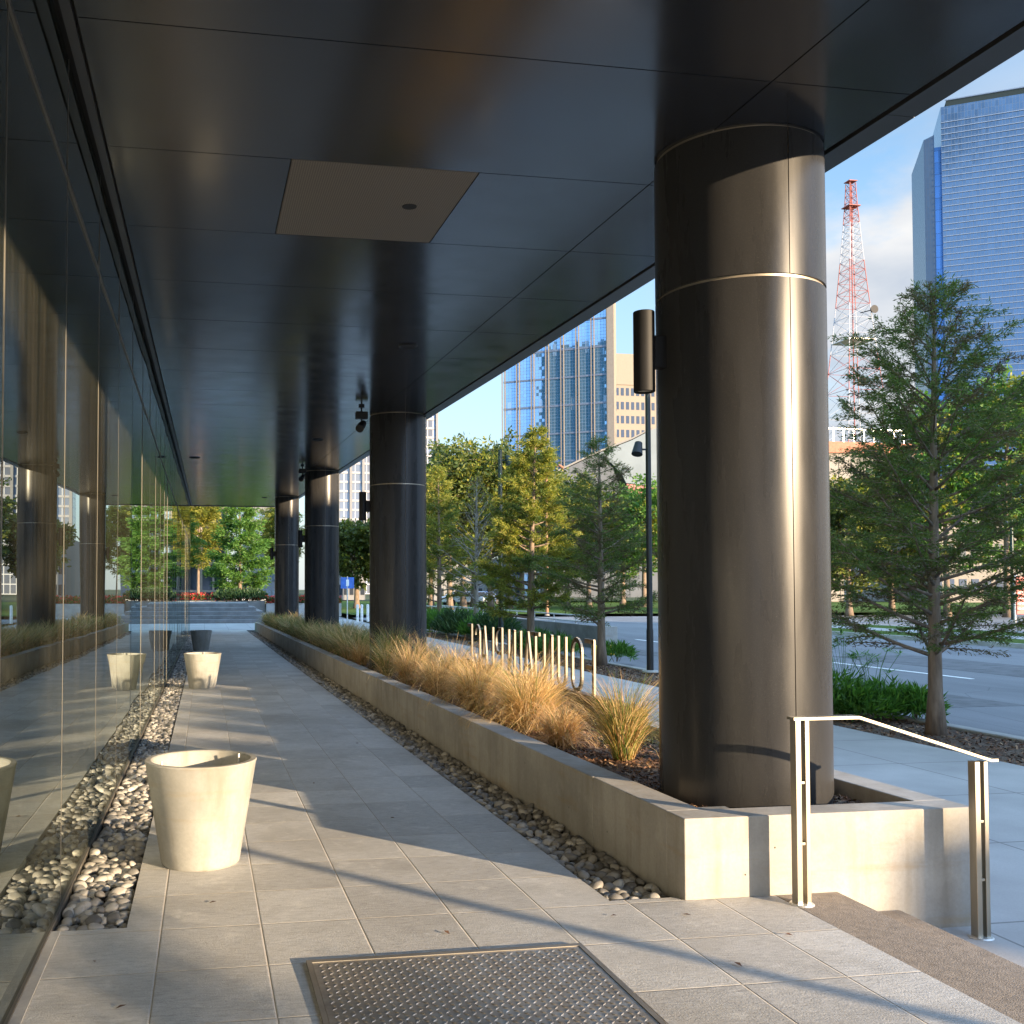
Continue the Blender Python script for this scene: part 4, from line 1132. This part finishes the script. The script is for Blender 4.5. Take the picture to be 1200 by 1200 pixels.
# ================================================================== FAR END: steps, beds, pavilion
m = MB(); Y0 = 60.0
zs = -.52
for i in range(5):
    m.box(-9, 4.35 - .42 * i, Y0 + .42 * i, Y0 + 12, zs + .235 * i + (0 if i == 0 else -.01), zs + .235 * (i + 1))
m.build('far_steps', M['greywall'], kind='structure', bevel=.02)
zt = zs + .235 * 5
def flower_bed(x0, x1, y0, y1, z, lab):
    t = thing('flower_bed', ((x0 + x1) / 2, y0, z), lab, 'flower bed', 'red flower beds above the far steps')
    q = MB(); q.box(x0, x1, y0, y1, z - .9, z); q.build('bed_wall', M['curb'], t)
    n = 1500; P = np.stack([rng.uniform(x0, x1, n), rng.uniform(y0, y1, n), z + rng.uniform(.02, .5, n)], 1)
    d = rng.normal(0, 1, (n, 3)); d /= np.linalg.norm(d, axis=1, keepdims=True); s_ = np.cross(d, rng.normal(0, 1, (n, 3))); s_ /= np.linalg.norm(s_, axis=1, keepdims=True)
    V = np.stack([P, P + d * .07 + s_ * .05, P + d * .14, P + d * .07 - s_ * .05], 1)
    quads_mesh('blossom', V, M['flower'], None, t)
    P2 = P.copy(); P2[:, 2] = z + rng.uniform(0, .4, n)
    V2 = np.stack([P2, P2 + d * .12 + s_ * .05, P2 + d * .24, P2 + d * .12 - s_ * .05], 1)
    quads_mesh('foliage', V2, M['oak'], None, t)
flower_bed(-8, 4.05, 68.2, 69.4, .72, 'red flower bed in front of the far glass pavilion')
flower_bed(4.1, 9.2, 67.6, 68.8, .55, 'red flower bed right of the cone shaped tree')
for i, px in enumerate((266, 281, 296)):
    P = atY(px, 704, 68.5); P.z = .72
    leafy('shrub', P, .95, .75, 900, M['shrubd'], ['dark green shrub at the left foot of the cone shaped tree', 'dark green shrub in front of the cone shaped tree', 'dark green shrub at the right foot of the cone shaped tree'][i], 'dark shrubs above the far steps', (.26, .05))

def far_building(name, px0, px1, ytop, Y, lab, wallm, floors, bays, winm, depth=14, cat='building', zb=-.5, wf=.62, hf=.62, band=None, turn=0.0, extra=None):
    a, b = atY(px0, 690, Y), atY(px1, 690, Y); a.z = b.z = zb
    ht = atY((px0 + px1) / 2, ytop, Y).z - zb
    w = (b - a).length; ux = (b - a).normalized(); uy = Vector((-ux.y, ux.x, 0))
    t = thing(name, a, lab, cat)
    q = MB(); q.obox(a, ux, uy, 0, w, 0, depth, 0, ht); q.build('wall', wallm, t)
    bw, fh = w / bays, ht / floors
    for j in range(floors):
        for i in range(bays):
            q = MB(); x0 = i * bw + bw * (1 - wf) / 2; z0_ = j * fh + fh * (1 - hf) / 2
            q.obox(a, ux, uy, x0, x0 + bw * wf, -.06, .02, z0_, z0_ + fh * hf); q.build('window', winm, t)
    if extra: extra(t, a, ux, uy, w, ht)
    return t, a, ux, uy, w, ht

whitew = pm('white_cladding', (.16, .16, .16), .7, var=.1)
beigew = pm('beige_stone', (.205, .17, .13), .8, var=.12)
tanw = pm('tan_precast', (.17, .15, .125), .8, var=.15)
darkwin = m_panel('dark_window', (.05, .06, .075), .08, .4, .02)
bluewin = m_panel('blue_window', (.20, .27, .34), .1, .6, .02)
def pav_extra(t, a, ux, uy, w, ht):
    for i in range(9):
        q = MB(); x = w * i / 8; q.obox(a, ux, uy, x - .10, x + .10, -.35, 0, 0, ht * .98); q.build('mullion', beigew, t)
    for f in (.02, .13, .34, .55, .76, .98):
        q = MB(); q.obox(a, ux, uy, -.3, w + .3, -.5, -.36, ht * f, ht * f + .22); q.build('floor_band', beigew, t)
far_building('glass_pavilion', 150, 264, 560, 100, 'dark glass pavilion with tan mullions behind the far trees', darkwin, 1, 1, darkwin, 14, wf=.95, hf=.95, extra=pav_extra)
far_building('office_block', 290, 332, 560, 170, 'white office block with window bands behind the far trees', whitew, 8, 6, bluewin, 20, wf=.82, hf=.45)
far_building('office_block', 396, 428, 632, 180, 'low white block below the grey slab tower', whitew, 3, 5, darkwin, 20, wf=.7, hf=.5)
far_building('office_block', 500, 612, 655, 128, 'low white sunlit building behind the park trunks', whitew, 2, 10, darkwin, 10, wf=.5, hf=.4)
far_building('parking_garage', 955, 1085, 532, 120, 'beige panelled parking garage with a rusty roof band beyond the road', tanw, 5, 9, pm('precast_panel', (.20, .18, .155), .8, var=.1), 20, wf=.9, hf=.8,
    extra=lambda t, a, ux, uy, w, ht: [MB().obox(a, ux, uy, -.2, w + .2, -.3, 12, ht + .01, ht + 1.5).build('roof_band', pm('rusty_band', (.30, .12, .07), .8), t),
       [MB().obox(a, ux, uy, x - .08, x + .08, -.1, .1, ht + 1.52, ht + 3.2).build('rail_post', M['galv'], t) for x in np.linspace(0, w, 12)],
       MB().obox(a, ux, uy, 0, w, -.06, .06, ht + 3.2, ht + 3.35).build('rail', M['galv'], t)])

far_building('office_block', 1092, 1290, 585, 112, 'low tan building beyond the road at the right edge', tanw, 3, 14, darkwin, 20, wf=.6, hf=.45)

# grid fronted beige tower
far_building('office_tower', 716, 800, 452, 330, 'beige stone tower with a grid of square windows, beside the blue glass tower', beigew, 15, 14, darkwin, 30, wf=.6, hf=.55,
    extra=lambda t, a, ux, uy, w, ht: MB().obox(a, ux, uy, -.05, w + .05, -.3, 30, ht, ht + 11).build('parapet', beigew, t))

# grey slab tower between the columns
def slab_extra(t, a, ux, uy, w, ht):
    for i in range(9):
        q = MB(); x = w * i / 8; q.obox(a, ux, uy, x - .45, x + .45, -1.0, 0, 12, ht); q.build('pier', whitew, t)
    nb = int((ht - 15) / 3.6)
    for j in range(nb):
        q = MB(); z = 14 + j * 3.6; q.obox(a, ux, uy, .5, w - .5, -.25, 0, z, z + .8); q.build('floor_band', pm('grey_spandrel', (.25, .25, .26), .6), t)
    for j in range(nb):
        q = MB(); z = 14 + j * 3.6; q.obox(a, ux, uy, w + .0, w + .4, 2, 12, z, z + 1.3); q.build('balcony', whitew, t)
far_building('slab_tower', 396, 512, 400, 380, 'grey slab tower with white vertical piers, seen past the second column', m_facade('slab_glass', (.20, .22, .26), (.5, .5, .5), 2.2, 3.6, .25, .3, metal=.5), 1, 1, darkwin, 14, wf=.001, hf=.001, extra=slab_extra)

# ================================================================== GLASS TOWERS
def frame_at(px, Y, az):
    a = atY(px, 690, Y); a.z = -.5
    return a, Vector((math.sin(R(az)), math.cos(R(az)), 0))
def hit_px(a, u, px):     # distance along u from a where the picture column px is met
    d = ray(px, 690); n = Vector((-d.y, d.x, 0))
    return -(a.dot(n)) / u.dot(n)
def mesh_turned(o, a, ang):
    """give o a frame turned about z so that its object X runs along the facade"""
    Rm = Matrix.Translation(a) @ Matrix.Rotation(ang, 4, 'Z'); return Rm
def tower_part(name, mat, parent, boxes, rz):
    q = MB()
    for b in boxes: q.box(*b)
    o = q.build(name, mat, None, loc=(0, 0, 0)); o.parent = parent; o.rotation_euler = (0, 0, 0); WO[o.name] = (0, 0, 0)
    return o

# blue tower with stone pier (left)
aR, u = frame_at(722, 250, 123)
L = hit_px(aR, u, 590)          # negative distance: the left corner
aL = aR + u * L; Wd = -L
ht = atY(722, 170, aR.y).z + 30
tw = thing('glass_tower', aL, 'blue mirror glass tower with thin stone piers above the yellow cypress', 'tower')
tw.rotation_euler = (0, 0, math.atan2(u.y, u.x))
tower_part('curtain_wall', m_facade('mirror_glass', (.15, .26, .37), (.10, .15, .20), 0.85, .9, .09, .08, .03, .75, .012), tw, [(.3, Wd - 1.9, 0, 4, 0, ht)], 0)
tower_part('rear_block', bluewin, tw, [(.3, Wd - 11, 4.02, 26, 0, ht)], 0)
n = 7; bw = (Wd - 1.9) / n
for i in range(n + 1):
    x = .3 + bw * i
    tower_part('pier', beigew, tw, [(x - .5, x - .28, -.4, -.02, 0, ht), (x + .28, x + .5, -.4, -.02, 0, ht)], 0)
j = 0; z = 6.0
while z < ht:
    tower_part('floor_band', pm('band_metal', (.10, .125, .16), .5, .3) if 'band_metal' not in bpy.data.materials else bpy.data.materials['band_metal'], tw, [(.3, Wd - 1.9, -.2, -.03, z, z + .5)], 0); z += 7.6
tower_part('corner_pier', beigew, tw, [(Wd - 1.85, Wd + .0, -.6, 3, 0, ht)], 0)
# tall blue panes set in some bays
k = 0
for i in range(n):
    for zz in np.arange(20, ht, 15.2):
        x = .3 + bw * i + bw * ((i * .37 + zz * .013) % .6 + .2)
        if (k % 2 == 0): tower_part('blue_pane', bluewin, tw, [(x, x + 1.1, -.05, -.01, zz, zz + 3.4)], 0)
        k += 1

# big faceted blue tower (right)
aC, u = frame_at(1113, 420, 123); BS = 1.75
v = Vector((math.sin(R(33)), math.cos(R(33)), 0))
bt = thing('glass_tower', aC, 'tall blue faceted glass tower rising behind the near cypress', 'tower')
bt.rotation_euler = (0, 0, math.atan2(u.y, u.x))
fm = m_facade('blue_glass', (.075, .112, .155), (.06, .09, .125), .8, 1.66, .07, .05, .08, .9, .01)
zt1 = atY(1118, 126, aC.y).z / BS; zt2 = atY(1106, 155, aC.y).z / BS; zt3 = atY(1082, 188, aC.y + 38).z / BS
bt.scale = (BS, BS, BS)
tower_part('main_shaft', fm, bt, [(0, 60, 0, 34, 0, zt1)], 0)
q = MB(); tower_part('recess', m_facade('dark_blue_glass', (.05, .12, .25), (.04, .08, .15), 1.5, 3.3), bt, [(-1.6, -.02, 2.0, 30, 0, zt2 - 3)], 0)
# left wing with a sloping crown
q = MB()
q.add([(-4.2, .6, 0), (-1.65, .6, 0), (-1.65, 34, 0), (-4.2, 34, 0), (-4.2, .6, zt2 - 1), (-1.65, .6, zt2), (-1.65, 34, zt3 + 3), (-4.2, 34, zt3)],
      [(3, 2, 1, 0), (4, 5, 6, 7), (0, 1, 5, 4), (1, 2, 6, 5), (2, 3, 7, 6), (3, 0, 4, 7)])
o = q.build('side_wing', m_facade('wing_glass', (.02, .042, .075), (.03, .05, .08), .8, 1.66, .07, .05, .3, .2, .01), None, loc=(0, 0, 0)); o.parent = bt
bandm = pm('pale_band', (.13, .17, .22), .5, .2)
z = zt1 - 4.5
k = 0
while z > 20 and k < 75:
    tower_part('floor_band', bandm, bt, [(.0, 22.2, -.18, -.02, z, z + .24), (22.6, 60, -.18, -.02, z, z + .24)], 0); z -= 1.66; k += 1
tower_part('corner_mullion', bandm, bt, [(22.2, 22.6, -.6, -.01, 0, zt1)], 0)
tower_part('crown', pm('dark_crown', (.02, .03, .03), .8, spec=.1), bt, [(1.5, 60, 1.5, 32, zt1, zt1 + 2.2)], 0)
tower_part('crown_edge', bandm, bt, [(1.2, 60, 1.2, 1.45, zt1 + 2.2, zt1 + 2.5)], 0)
# faceted teal tower standing behind the building; the photo shows its mirror image in the blue tower
pr = thing('glass_tower', (-64, 89, -.5), 'teal faceted glass tower whose mirror image stands in the blue glass tower', 'tower')
q = MB(); ux_, uy_ = np.array([.62, .78]), np.array([-.78, .62])
def PT(a, b, z): w_ = np.array([-64, 89]) + ux_ * a + uy_ * b; return (w_[0], w_[1], z)
q.add([PT(-34, -16, -.5), PT(24, -16, -.5), PT(24, 16, -.5), PT(-34, 16, -.5), PT(-2, -16, 96), PT(20, -16, 122), PT(20, 16, 122), PT(-2, 16, 96)],
      [(3, 2, 1, 0), (4, 5, 6, 7), (0, 1, 5, 4), (1, 2, 6, 5), (2, 3, 7, 6), (3, 0, 4, 7)])
q.build('curtain_wall', m_facade('teal_glass', (.06, .30, .30), (.05, .12, .13), 3.0, 3.6, metal=.2), pr)

# ================================================================== CURVED SILVER HALL
hall = thing('silver_hall', atY(700, 700, 120), 'curved silver metal hall with a pink lower panel behind the sparse cypress', 'hall')
Yh = 120
P_ = lambda x, y: atY(x, y, Yh)
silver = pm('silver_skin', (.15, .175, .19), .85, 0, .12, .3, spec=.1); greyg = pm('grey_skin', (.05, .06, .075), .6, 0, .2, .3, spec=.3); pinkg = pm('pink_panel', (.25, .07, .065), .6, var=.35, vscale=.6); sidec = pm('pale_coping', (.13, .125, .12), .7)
dv = (4.0, 14.0, 0)
q = MB(); q.prism([P_(640, 700), P_(640, 560), P_(700, 532), P_(718, 548), P_(730, 580), P_(737, 640), P_(738, 700)][::-1], dv); q.build('grey_left_wall', greyg, hall)  # left wall wears the darker grey skin
arcp = [P_(700.5, 531.5), P_(720, 546), P_(729, 560), P_(734, 567)]
q = MB(); q.prism([P_(700.5, 531.5), P_(740, 516), P_(765, 503), P_(790, 494), P_(790, 572), P_(734, 566), P_(729, 556), P_(718, 544)][::-1], dv); q.build('silver_wall', silver, hall)
q = MB(); q.prism([P_(734.5, 567), P_(790, 573), P_(790, 640), P_(738.5, 640), P_(737, 600)][::-1], dv); q.build('pink_wall', pinkg, hall)
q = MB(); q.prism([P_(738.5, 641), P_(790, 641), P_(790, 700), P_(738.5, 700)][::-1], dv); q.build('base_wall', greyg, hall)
q = MB(); q.prism([P_(640, 559), P_(700.5, 530.5), P_(740, 515), P_(765, 502), P_(765, 500.5), P_(740, 513), P_(700, 528.5), P_(640, 557)], (3, 13.5, 0)); q.build('coping', sidec, hall)

# ================================================================== LATTICE MAST
mb_ = atY(1003, 600, 210); mb_.z = 0
mast = thing('radio_mast', mb_, 'red and white lattice radio mast behind the parking garage', 'radio mast')
ztp = atY(1002.5, 214, 210).z
redp = pm('mast_red', (.26, .07, .055), .7); whp = pm('mast_white', (.34, .34, .35), .7)
zb_ = atY(1003, 530, 210).z
def mw(z):  # half width
    f = (z - zb_) / (ztp - zb_)
    return 4.9 * max(0, (1 - f)) ** 1.25 + .75
def mcol(z):
    f = (ztp - z) / (ztp - zb_)
    return redp if (int(f * 6.5) % 2 == 0) else whp
zl = [zb_ - 22]
while zl[-1] < ztp - .5: zl.append(min(ztp, zl[-1] + max(1.6, mw(zl[-1]) * 1.15)))
cs = [(-1, -1), (1, -1), (1, 1), (-1, 1)]
for (sx_, sy_) in cs:
    for a, b in zip(zl[:-1], zl[1:]): pass
    q = MB()
    for a, b in zip(zl[:-1], zl[1:]):
        q.tube([(mb_.x + sx_ * mw(a), mb_.y + sy_ * mw(a), a), (mb_.x + sx_ * mw(b), mb_.y + sy_ * mw(b), b)], .10, 5, 0 if mcol((a + b) / 2) is redp else 1)
    q.build('leg', [redp, whp], mast)
for a, b in zip(zl[:-1], zl[1:]):
    q = MB(); wa, wb_ = mw(a), mw(b)
    for i in range(4):
        c0, c1 = cs[i], cs[(i + 1) % 4]
        A0 = (mb_.x + c0[0] * wa, mb_.y + c0[1] * wa, a); A1 = (mb_.x + c1[0] * wa, mb_.y + c1[1] * wa, a); B0 = (mb_.x + c0[0] * wb_, mb_.y + c0[1] * wb_, b); B1 = (mb_.x + c1[0] * wb_, mb_.y + c1[1] * wb_, b)
        q.tube([A0, B1], .045, 4); q.tube([A1, B0], .045, 4); q.tube([A0, A1], .05, 4)
    q.build('brace', mcol((a + b) / 2), mast)
q = MB(); q.tube([(mb_.x, mb_.y, zb_ - 22), (mb_.x, mb_.y, ztp)], .13, 6); q.build('feed_line', redp, mast)
for zz, e in ((ztp, .3), (ztp - 6, .5), (ztp - 38, .15)):
    q = MB(); w_ = mw(zz) + e; q.box(mb_.x - w_, mb_.x + w_, mb_.y - w_, mb_.y + w_, zz, zz + .18); q.build('platform', redp if zz > ztp - 10 else M['galv'], mast)
for (px, py, rr) in ((1025, 362, .95), (1010.5, 447, 1.1)):
    D = atY(px, py, 206); q = MB(); q.tube([(D.x, D.y, D.z), (D.x, D.y + .7, D.z)], [rr, rr * .7], 20); q.tube([(D.x, D.y + .7, D.z), (mb_.x + (D.x - mb_.x) * .6, mb_.y - .5, D.z)], .12, 6); q.build('dish', M['sconce'], mast, smooth='auto')

# ================================================================== SMALL STREET THINGS
def car(p, rz, col, lab):
    t = thing('parked_car', p, lab, 'car', 'cars parked beyond the trees')
    t.rotation_euler = (0, 0, rz); WO[t.name] = (0, 0, 0)
    body = [(-2.2, .35), (-2.2, .85), (-1.5, .98), (-.95, 1.42), (.75, 1.45), (1.35, 1.0), (2.15, .86), (2.25, .35)]
    q = MB(); q.prism([(x, -.86, z) for x, z in body], (0, 1.72, 0)); o = q.build('body', pm('car_paint', col, .3, var=.05), t, bevel=.08)
    gl = [(-1.32, 1.0), (-.88, 1.36), (.68, 1.38), (1.15, 1.0)]
    q = MB(); q.prism([(x, -.875, z) for x, z in gl], (0, 1.75, 0)); q.build('side_glass', darkwin, t)
    for sx_ in (-1.35, 1.4):
        for sy_ in (-.8, .8):
            q = MB(); q.tube([(sx_, sy_ - .1, .33), (sx_, sy_ + .1, .33)], .33, 16); w = q.build('wheel', M['black'], t)
for (px, Y, rz, col, lab) in [(540, 100, .2, (.6, .6, .6), 'silver car parked behind the bare tree trunk'), (556, 104, .3, (.5, .5, .55), 'grey car parked right of the silver car'), (297, 92, 0.1, (.3, .3, .3), 'white car parked behind the cone shaped tree'), (566, 108, .4, (.08, .12, .25), 'dark blue car parked among the park trunks')]:
    P = atY(px, 700, Y); P.z = -.2; car(P, rz, col, lab)
P = atY(407, 703, 62); P.z = -.4
s = thing('street_sign', P, 'small blue street sign on a post between the second and third column', 'street sign')
q = MB(); q.tube([(P.x, P.y, P.z), (P.x, P.y, P.z + 2.7)], .04, 8); q.build('post', M['galv'], s)
q = MB(); q.box(P.x - .42, P.x + .42, P.y - .03, P.y - .005 - .01, P.z + 1.95, P.z + 2.65); q.build('sign_panel', pm('sign_blue', (.04, .14, .5), .5), s)
q = MB(); q.box(P.x - .08, P.x + .1, P.y - .045, P.y - .031, P.z + 2.1, P.z + 2.5); q.build('symbol', M['paint'], s)
P = atY(1199, 702, 46); P.z = -.3
s = thing('notice_board', P, 'red notice board at the right edge across the road', 'notice board')
q = MB(); q.box(P.x - .45, P.x + .6, P.y - .08, P.y + .08, .2, 2.15); q.build('panel', pm('board_red', (.4, .03, .03), .5), s)
q = MB()
for i in range(5):
    for j in range(6): q.box(P.x - .36 + .2 * i, P.x - .22 + .2 * i, P.y - .095, P.y - .081, .45 + .28 * j, .53 + .28 * j)
q.build('marking', M['paint'], s)
q = MB(); q.tube([(P.x - .5 + 1.2 * k / 12, P.y, 2.15 + .28 * math.sin(math.pi * k / 12)) for k in range(13)], .06, 8); q.tube([(P.x - .5, P.y, -.3), (P.x - .5, P.y, 2.15)], .05, 8); q.build('frame', M['galv'], s)
for i, px in enumerate((419, 424, 431)):
    P = atY(px, 712, 58); P.z = -.4
    q = MB(); q.lathe(P.x, P.y, [(0, .62), (.07, .6), (.08, .55), (.08, -.4)], 12)
    tag(q.build('bollard', M['paint'], loc=P, smooth='auto'), ['white bollard left of the second column, leftmost of three', 'white bollard left of the second column, middle of three', 'white bollard touching the second column'][i], 'bollard', 'white bollards between the columns')

# ================================================================== UNSEEN BUILDINGS ADDED BEHIND THE VIEWER (sized for the shade they cast)
TS = Vector((math.sin(R(SUN_AZ)), math.cos(R(SUN_AZ)), 0)); SP = Vector((TS.y * -1, TS.x, 0)); SP = Vector((.766, .643, 0))
def shade_block(s0, s1, dist, hgt, lab, dep=14):
    o = SP * s0 + TS * dist
    o.z = -.4
    t = thing('shade_building', o, lab, 'building')
    q = MB(); q.obox(o, SP, TS, 0, s1 - s0, 0, dep, 0, hgt + .4); q.build('wall', tanw, t)
    n = max(2, int((s1 - s0) / 3)); fl = max(1, int(hgt / 3.4))
    for i in range(n):
        for j in range(fl):
            q = MB(); w = (s1 - s0) / n; q.obox(o, SP, TS, w * i + .6, w * (i + 1) - .6, -.05, .02, 1 + 3.3 * j, 3 + 3.3 * j); q.build('window', darkwin, t)
TE = math.tan(R(SUN_EL))
shade_block(5.8, 12.0, 40, .30 + TE * 41, 'unseen low tan building sized to shade the pavement')
shade_block(12.0, 22.6, 42.0, 5.6 + TE * 53, 'unseen tall tan building sized to shade the near cypress and middle columns')
shade_block(22.6, 27.2, 42.0, 2.6 + TE * 57, 'unseen middle tan building sized to leave the yellow green cypress top sunlit')
shade_block(27.2, 36.0, 42.0, 5.0 + TE * 70, 'unseen second tall tan building sized to shade the farthest column')
shade_block(36.0, 54.0, 44.0, 2.2 + TE * 88, 'unseen long tan building sized to shade the far steps')
tree(Vector((8.7, -7.6, ZS)), 5.2, 1.5, .2, 'cypress_tree', [M['cyp'], M['dry']], 'cypress behind the viewer whose shadow dapples the paving', 60, 14000, (.10, .03), .09, grp=tg, seed=91)
